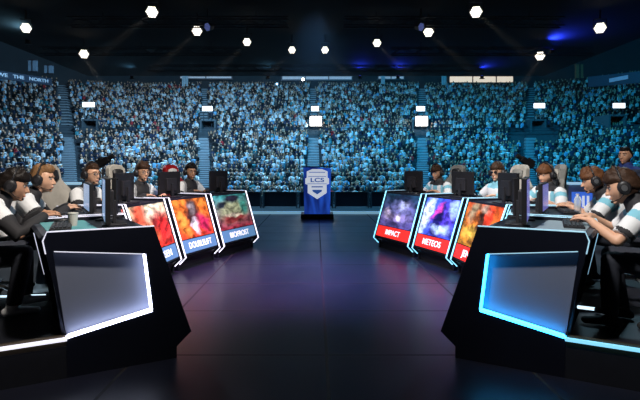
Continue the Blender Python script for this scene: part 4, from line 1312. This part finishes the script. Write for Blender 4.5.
team_l = [
    (14, 3.38, 34, (.36, 1.045), -.12, .28, 'person in white and black jersey with black headset, dark hair, at the nearest left desk', M_SKIN2, M_HB, 'messy', 'long', 'white_back', False, .0),
    (43, 3.98, 28, (.36, 1.075), -.28, .12, 'person with sandy brown swept-up hair and black headset at the second left desk', M_SKIN, M_HF, 'quiff', 'long', 'white_back', False, .0),
    (92, 5.05, -6, (.24, 1.10), -.25, .05, 'person wearing glasses and a white-shouldered jersey at the middle left desk', M_SKIN, M_HD, 'short', 'long', 'charcoal', True, .0),
    (143, 5.90, -22, (.20, 1.11), -.35, .05, 'person with curly brown hair and headset between the two left monitors', M_SKIN, M_HD, 'curly', 'long', 'charcoal', True, .0),
    (191, 6.95, -28, (.15, 1.10), -.40, .12, 'person in black jersey with short dark hair at the farthest left desk', M_SKIN2, M_HB, 'crop', 'long', 'charcoal', False, .0),
]
team_r = [
    (622, 3.12, 146, (.36, 1.045), 0, .32, 'person in white and cyan jersey with dark messy hair at the nearest right desk', M_SKIN, M_HD, 'messy', 'short', 'cyan', False, .0),
    (593, 4.20, 152, (.36, 1.055), .05, .30, 'person with chestnut bowl-cut hair and headset at the second right desk', M_SKIN, M_HBR, 'bowl', 'short', 'cyan', False, .0),
    (546, 5.25, 195, (.13, 1.09), .10, .22, 'person with light brown hair and headset at the middle right desk, beside the grey chair', M_SKIN, M_HBR, 'bowl', 'short', 'cyan', False, .0),
    (497, 5.95, 200, (.10, 1.11), .32, .05, 'person wearing dark glasses with brown hair at the fourth right desk', M_SKIN, M_HD, 'messy', 'long', 'cyan_long', True, .0),
    (437, 6.95, 208, (.16, 1.09), .10, .30, 'person with dark hair looking down, in white jersey, at the farthest right desk', M_SKIN2, M_HD, 'messy', 'short', 'cyan', False, .0),
]
for sd, tm in ((-1, team_l), (1, team_r)):
    for i, (px, Y, ang, hr, hy, hp, lb, sk, hm, hs, slv, jr, gl, _) in enumerate(tm):
        loc, yaw = place(sd, px, Y, ang, hr[0])
        wr = ((hr[0] + .21, -.17, .80), (hr[0] + .21, .17, .80))
        if sd > 0 and i == 3: wr = ((hr[0] + .24, -.30, .80), (hr[0] + .24, .25, .80))
        player('person', loc, yaw, hr, hy, hp, lb, 'l' if sd < 0 else 'r', sk, hm, hs, wr, slv, jr, voxel=.0065 if i < 2 else .009, glasses=gl,
               mic=(i != 4))
        SEAT[(sd, i)] = (loc, yaw)

# standing helper behind the right team
player('person', ((626 - 316) / F * 5.9, 5.9, 0), radians(200), (.02, 1.60), .15, .05, 'person in dark blue shirt standing in shadow behind the nearest right player', 'r', M_SKIN2, M_HB, 'crop',
       ((.06, -.26, .84), (.06, .26, .84)), 'short', 'blue', voxel=.01, s=.93, standing=True, headset=False)


# ------------------------------------------------------------------ gaming chairs
def chair(loc, yaw, lab, back_m, seat_m, accent_m, s=.95):
    R_ = empty('gaming_chair', loc, yaw, lab, 'chair', 'gaming chairs')
    V_ = lambda x, y, z: Vector((x, y, z)) * s
    # seat
    mb = MB()
    out = [(-.24, -.22), (-.24, .22), (.10, .26), (.24, .25), (.27, .18), (.27, -.18), (.24, -.25), (.10, -.26)]
    mb.extrude(out, lambda q: V_(q[0], q[1], .30), lambda q: V_(q[0] * .97, q[1] * .97, .375))
    mb.build('seat', seat_m, R_, bevel=.02)
    for q in (-1, 1):
        MB().limb([V_(-.20, q * .25, .37), V_(.2, q * .255, .365)], [.03 * s, .03 * s], 10).build('seat_bolster', accent_m, R_, smooth=True)
    # backrest: outline in (y,z), tilted back
    ol = [(.17, .40), (.22, .46), (.20, .62), (.27, .80), (.27, .93), (.19, 1.02), (.16, 1.06), (.15, 1.20), (.10, 1.25), (0, 1.262)]
    ol = ol + [(-y, z) for y, z in reversed(ol[:-1])]
    def bk(q, dx):
        t = (q[1] - .4); return V_(-.20 - .16 * t + dx + .25 * q[0] ** 2 * 2.0, q[0], q[1])
    mb = MB()
    n = len(ol); c = (0, .85)
    # inner ring for a padded centre
    r0 = [bk(q, -.05) for q in ol]; r1 = [bk(q, .035) for q in ol]
    inn = [((q[0]) * .62, .85 + (q[1] - .85) * .86) for q in ol]
    r2 = [bk(q, .03) for q in inn]; rb = [bk(q, -.08) for q in inn]
    vs = rb + r0 + r1 + r2
    fs = [tuple(range(n)), tuple(3 * n + k for k in reversed(range(n)))]
    for a in range(3):
        for k in range(n): fs.append((a * n + k, a * n + (k + 1) % n, (a + 1) * n + (k + 1) % n, (a + 1) * n + k))
    mb.add(vs, fs).build('backrest', back_m, R_, bevel=.012)
    MB().limb([bk((0, 1.08), .05), bk((0, 1.16), .05)], [(.10 * s, .035 * s), (.10 * s, .035 * s)], 14, ref=(1, 0, 0)).build('headrest_pillow', accent_m, R_, smooth=True)
    MB().limb([bk((-.1, .52), .05), bk((.1, .52), .05)], [(.035 * s, .055 * s)] * 2, 12).build('lumbar_pillow', accent_m, R_, smooth=True)
    for q in (-1, 1):
        a = MB().tube([V_(-.02, q * .27, .33), V_(-.02, q * .31, .34), V_(-.02, q * .31, .56)], [.02 * s, .02 * s, .024 * s], 8).build('armrest', M_PLAST, R_)
        MB().box(tuple(V_(.02, q * .31, .575)), (.25 * s, .085 * s, .03 * s)).build('arm_pad', M_RUBBER, a, bevel=.008)
        MB().tube([V_(-.21, q * .27, .40), V_(-.21, q * .29, .44)], .03, 8).build('hinge_cover', M_PLAST, R_)
    MB().tube([V_(0, 0, .07), V_(0, 0, .2), V_(0, 0, .2), V_(0, 0, .32)], [.03, .03, .018, .018], 10).build('gas_column', M_DKMETAL, R_)
    MB().box(tuple(V_(0, 0, .295)), (.26, .22, .04)).build('tilt_plate', M_DKMETAL, R_)
    mb = MB()
    for k in range(5):
        a = 2 * pi * k / 5 + .3
        mb.tube([V_(0, 0, .10), V_(.16 * cos(a), .16 * sin(a), .095), V_(.31 * cos(a), .31 * sin(a), .075)], [(.03 * s, .02 * s), (.022 * s, .016 * s), (.016 * s, .012 * s)], 8)
    mb.build('star_base', M_METAL, R_)
    for k in range(5):
        a = 2 * pi * k / 5 + .3
        c_ = V_(.31 * cos(a), .31 * sin(a), .03)
        tn = Vector((-sin(a), cos(a), 0)) * .025
        MB().tube([c_ - tn, c_ + tn], .028 * s, 10).build('caster', M_RUBBER, R_)
    return R_


CH_BLK = mat('chair_black_leather', (.018, .019, .022), .4, noise=.2, bump=.1)
CH_GRY = mat('chair_grey_fabric', (.20, .20, .19), .7, noise=.25, nscale=8, bump=.2)
CH_BEI = mat('chair_beige_fabric', (.42, .40, .36), .7, noise=.35, nscale=7, bump=.2)
CH_RED = mat('chair_red_leather', (.40, .01, .015), .45, noise=.2)
CL = {(-1, 0): ('black gaming chair behind the nearest left player', CH_BLK, CH_BLK, CH_GRY), (-1, 1): ('black gaming chair of the second left player', CH_BLK, CH_BLK, CH_GRY),
      (-1, 2): ('pale grey gaming chair between the second and third left players', CH_BEI, CH_BLK, CH_BLK), (-1, 3): ('pale gaming chair with rounded top between the glasses wearer and left monitors', CH_BEI, CH_BLK, CH_BLK),
      (-1, 4): ('red and white gaming chair behind the farthest left player', CH_RED, CH_BLK, J_WHITE),
      (1, 0): ('gaming chair with red side bolsters at the right edge', CH_BLK, CH_BLK, CH_RED), (1, 1): ('black gaming chair behind the bowl-cut right player', CH_BLK, CH_BLK, CH_GRY),
      (1, 2): ('grey gaming chair with black sides between two right players', CH_GRY, CH_BLK, CH_BEI), (1, 3): ('beige-grey gaming chair behind the right player in dark glasses', CH_BEI, CH_BLK, CH_GRY),
      (1, 4): ('dark grey gaming chair behind the farthest right player', CH_GRY, CH_BLK, CH_BLK)}
for (sd, i), (loc, yaw) in SEAT.items():
    lb, a, b, c = CL[(sd, i)]
    f = Vector((cos(yaw), sin(yaw), 0))
    if (sd, i) == (1, 2): loc, yaw, f = (2.80, 5.49, .2), radians(165), Vector((0, 0, 0))
    chair(Vector(loc) - f * .02, yaw, lb, a, b, c, .84 if i == 0 else .93)


# ------------------------------------------------------------------ monitors and desk things
M_SCREEN_L = mat('screen_glow', (.05, .07, .1), .2, emit=(.22, .34, .55), es=.9, noise=.4, nscale=9)
M_SCREEN_R = mat('screen_glow_violet', (.05, .05, .1), .2, emit=(.20, .20, .62), es=.6, noise=.4, nscale=9)


def monitor(sd, i, t, v, rz, lab, w=.52, h=.31, zc=1.155, scr=None):
    c = spt(-sd, i, t, v, .91)
    b = B[i].lerp(B[i + 1], t); face = math.atan2(b.y, -sd * -b.x) if False else math.atan2(b.y, (b.x if sd < 0 else -b.x))
    e = empty('monitor', c, face + rz, lab, 'monitor', 'monitors on the gaming desks')
    # local +X faces the player
    z = zc - .91
    MB().box((0, 0, z), (.035, w, h)).build('housing', M_PLAST, e, bevel=.006)
    MB().box((.0185, 0, z + .004), (.003, w - .03, h - .035)).build('screen', scr or (M_SCREEN_L if sd < 0 else M_SCREEN_R), e)
    MB().box((-.03, 0, z - .02), (.03, w * .45, h * .55)).build('rear_cover', M_DKMETAL, e, bevel=.006)
    MB().box((-.055, 0, z * .5 - .01), (.02, .05, z)).build('neck', M_DKMETAL, e)
    MB().box((-.05, 0, .006), (.17, .24, .012)).build('stand_base', M_DKMETAL, e, bevel=.003)


MLAB = ['with its back to the camera at the nearest desk', 'seen edge-on at the second desk', 'at the middle desk', 'fourth along, back turned to the aisle', 'farthest, back turned to the aisle']
tv = [(.5, .46), (.46, .54), (.5, .52), (.55, .60), (.56, .50)]
for sd in (-1, 1):
    for i in range(5):
        rz = {0: 0, 1: .22 * (1 if sd < 0 else -1), 2: 0, 3: 0, 4: 0}[i]
        monitor(sd, i, tv[i][0], tv[i][1], rz, 'black %s team monitor, %s' % ('left' if sd < 0 else 'right', MLAB[i]), w=.50 if i < 2 else .45, h=(.33, .27, .32, .32, .32)[i], zc=(1.10, 1.06, 1.11, 1.11, 1.11)[i])
        # keyboard, mouse and pad
        b = B[i].lerp(B[i + 1], .5); ang = math.atan2(b.y, b.x if sd < 0 else -b.x)
        k0 = spt(-sd, i, .42 if sd < 0 else .58, .76, .912)
        tn = 'left' if sd < 0 else 'right'
        e = empty('keyboard', k0, ang, 'black keyboard, %s team desk, %s' % (tn, DLAB[i] if i else 'the nearest'), 'keyboard', 'keyboards')
        MB().box((0, 0, .010), (.13, .36, .018)).build('case', M_PLAST, e, bevel=.004)
        mb = MB()
        for a in range(5):
            for c_ in range(15): mb.box((-.05 + a * .024, -.162 + c_ * .023, .023), (.019, .018, .008))
        mb.build('keys', mat('key_black', (.03, .03, .035), .5, noise=.1), e)
        m0 = spt(-sd, i, .80 if sd < 0 else .80, .72, .912)
        e = empty('mouse', m0, ang, 'black mouse, %s team desk, %s' % (tn, DLAB[i] if i else 'the nearest'), 'mouse', 'computer mice')
        MB().ball((0, 0, .016), (.055, .031, .02), None, 14, 8).build('shell', M_PLAST, e, smooth=True)
        MB().tube([(-.02, -.003, .032), (-.02, .003, .032)], .007, 8).build('wheel', M_RUBBER, e)

for sd in (-1, 1):
    # pale mouse mat on the nearest desk
    pts = [(.10, .86), (.88, .86), (.88, .56), (.10, .56)]
    c0 = spt(-sd, 0, .48, .7, .911)
    mb = MB(); vs = [spt(-sd, 0, a, b, .9105) - c0 for a, b in pts] + [spt(-sd, 0, a, b, .9145) - c0 for a, b in pts]
    mb.add(vs, [(0, 1, 2, 3), (4, 5, 6, 7)] + [(k, (k + 1) % 4, 4 + (k + 1) % 4, 4 + k) for k in range(4)])
    o = mb.build('mouse_mat', mat('mat_teal' if sd < 0 else 'mat_pale', (.10, .34, .36) if sd < 0 else (.25, .32, .36), .6, noise=.15))
    for v in o.data.vertices: pass
    o.location = c0
    tag(o, ('teal' if sd < 0 else 'pale grey') + ' mouse mat on the nearest %s desk under the player\'s hands' % ('left' if sd < 0 else 'right'), 'mouse mat')
    # thin camera post with a boom camera
    p0 = spt(-sd, 0, .90, .36, .91)
    x = abs(p0.x)
    tn = 'left' if sd < 0 else 'right'
    a0 = at(105.5 if sd < 0 else 525, 227, 3.45); b0 = at(115 if sd < 0 else 515.5, 226, 3.62)
    e = empty('camera_post', (b0.x, b0.y, .91), 0, 'tall thin black post on the nearest %s desk carrying a crossbar' % tn, 'post', 'black posts on the near desks')
    hgt = 1.35 + (166 - 178) * b0.y / F - .91
    MB().box((0, 0, hgt / 2), (.038, .038, hgt)).build('pole', M_PLAST, e, bevel=.004)
    MB().tube([(.03 * sd * -1, 0, hgt - .01), (sd * .10, 0, hgt)], .006, 6).build('crossbar', M_PLAST, e)
    MB().box((0, 0, .008), (.12, .12, .016)).build('foot', M_DKMETAL, e)
    e = empty('camera_post', (a0.x, a0.y, .91), 0, 'shorter black post beside the tall one on the nearest %s desk' % tn, 'post', 'black posts on the near desks')
    hgt2 = .33 if sd < 0 else .14
    MB().box((0, 0, hgt2 / 2), (.04, .05, hgt2)).build('pole', M_PLAST, e, bevel=.004)
    MB().ball((0, 0, hgt2 + .01), .025, None, 10, 8).build('webcam', M_PLAST, e, smooth=True)
    MB().box((0, 0, .008), (.11, .11, .016)).build('foot', M_DKMETAL, e)
    # broadcast camera on a slim pole behind the third desk
    bx = 103 if sd < 0 else 527
    c = at(bx, 162.5, 7.4)
    e = empty('boom_camera', (c.x, c.y, 0), 0, 'dark broadcast camera on a slim stand tilting above the %s team' % tn, 'camera')
    tilt = radians(33)
    f = Vector((cos(tilt), -.1, sin(tilt))) if sd < 0 else Vector((-cos(tilt), -.1, sin(tilt)))
    f.normalize(); cz = Vector((0, 0, c.z))
    Q = f.to_track_quat('X', 'Z').to_matrix().to_4x4(); Q.translation = cz
    MB().box((0, 0, 0), (.26, .09, .10), 0, Q).build('camera_body', M_PLAST, e, bevel=.008)
    MB().box((-.05, 0, .07), (.12, .07, .04), 0, Q).build('viewfinder', M_PLAST, e, bevel=.006)
    MB().tube([Q @ Vector((.13, 0, 0)), Q @ Vector((.22, 0, 0))], [.035, .042], 12).build('lens_barrel', M_RUBBER, e)
    MB().tube([Q @ Vector((-.13, 0, -.02)), Q @ Vector((-.30, 0, -.035))], .012, 8).build('pan_handle', M_DKMETAL, e)
    MB().tube([cz - Vector((0, 0, .05)), (0, 0, .5), (0, 0, .0)], [.016, .02, .025], 8).build('stand', M_DKMETAL, e)
    for k in range(3):
        a = k * 2 * pi / 3
        MB().tube([(0, 0, .45), (.38 * cos(a), .38 * sin(a), .01)], .014, 6).build('leg', M_DKMETAL, e)

# white paper cup on the near left desk
c = at(73, 226, 3.12); c.z = .912
e = empty('paper_cup', c, 0, 'white paper cup on the nearest left desk beside the player\'s hand', 'cup')
MB().tube([(0, 0, 0), (0, 0, .092)], [.026, .034], 18).build('cup_body', mat('paper_white', (.62, .60, .54), .7, noise=.05), e, smooth=False)
MB().tube([(0, 0, .090), (0, 0, .096)], [.036, .036], 18).build('rim', mat('paper_white', (.62, .60, .54), .7), e)
c = spt(-1, 1, .45, .82, .912)
e = empty('water_bottle', c, 0, 'small clear plastic water bottle on the second right desk', 'bottle')
MB().tube([(0, 0, 0), (0, 0, .12), (0, 0, .15), (0, 0, .17)], [.03, .03, .014, .012], 14).build('bottle_body', mat('clear_plastic', (.6, .7, .75), .1, alpha=.45, noise=.02), e, smooth=True)
MB().tube([(0, 0, .17), (0, 0, .185)], .014, 12).build('cap', J_WHITE, e)

# ------------------------------------------------------------------ low white walls at the back of the stage, behind both teams
M_LOW = mat('low_wall_white', (.36, .42, .48), .5, noise=.08)
for sd in (-1, 1):
    tn = 'left' if sd < 0 else 'right'
    x0, x1 = (-9.5, -4.95) if sd < 0 else (5.3, 9.5)
    e = empty('low_wall', ((x0 + x1) / 2, 9.0, 0), 0, 'low pale partition wall behind the %s team with a lit top edge' % tn, 'partition')
    MB().box((0, 0, .48), (x1 - x0, .08, .96)).build('panel', M_LOW, e)
    MB().box((0, -.02, .985), (x1 - x0, .10, .05)).build('top_light', mat('wall_top_led', (.5, .7, .8), .5, emit=(.42, .72, .95), es=.7, noise=.02), e)
    MB().box((0, 0, .03), (x1 - x0 + .1, .3, .06)).build('foot', M_BLACK, e)
c = at(582, 202, 8.6)
w_, h_ = 19 * 8.6 / F, 20 * 8.6 / F
e = empty('blue_sign', (c.x, 8.6, 0), 0, 'blue lit sign with white 011 figures behind the second right player', 'sign')
MB().box((0, 0, c.z), (w_, .06, h_)).build('sign_panel', mat('sign_blue', (.03, .10, .5), .5, emit=(.05, .16, .75), es=.75, noise=.1), e)
for q, ch in ((-.28, '0'), (.02, '1'), (.26, '1')):
    M = Matrix.Translation((q * w_, -.035, c.z)) @ Matrix.Rotation(pi / 2, 4, 'X')
    seg_text('digit', ch, h_ * .78, M, M_WHT, e, .004, .006, 1.0)
for q in (-.3, .3):
    MB().box((q * w_, .02, (c.z - h_ / 2) / 2), (.05, .05, c.z - h_ / 2)).build('post', M_DKMETAL, e)
# front edge of the side stage shown behind the left group: bag with red tag by the far left desk handled as chair accents
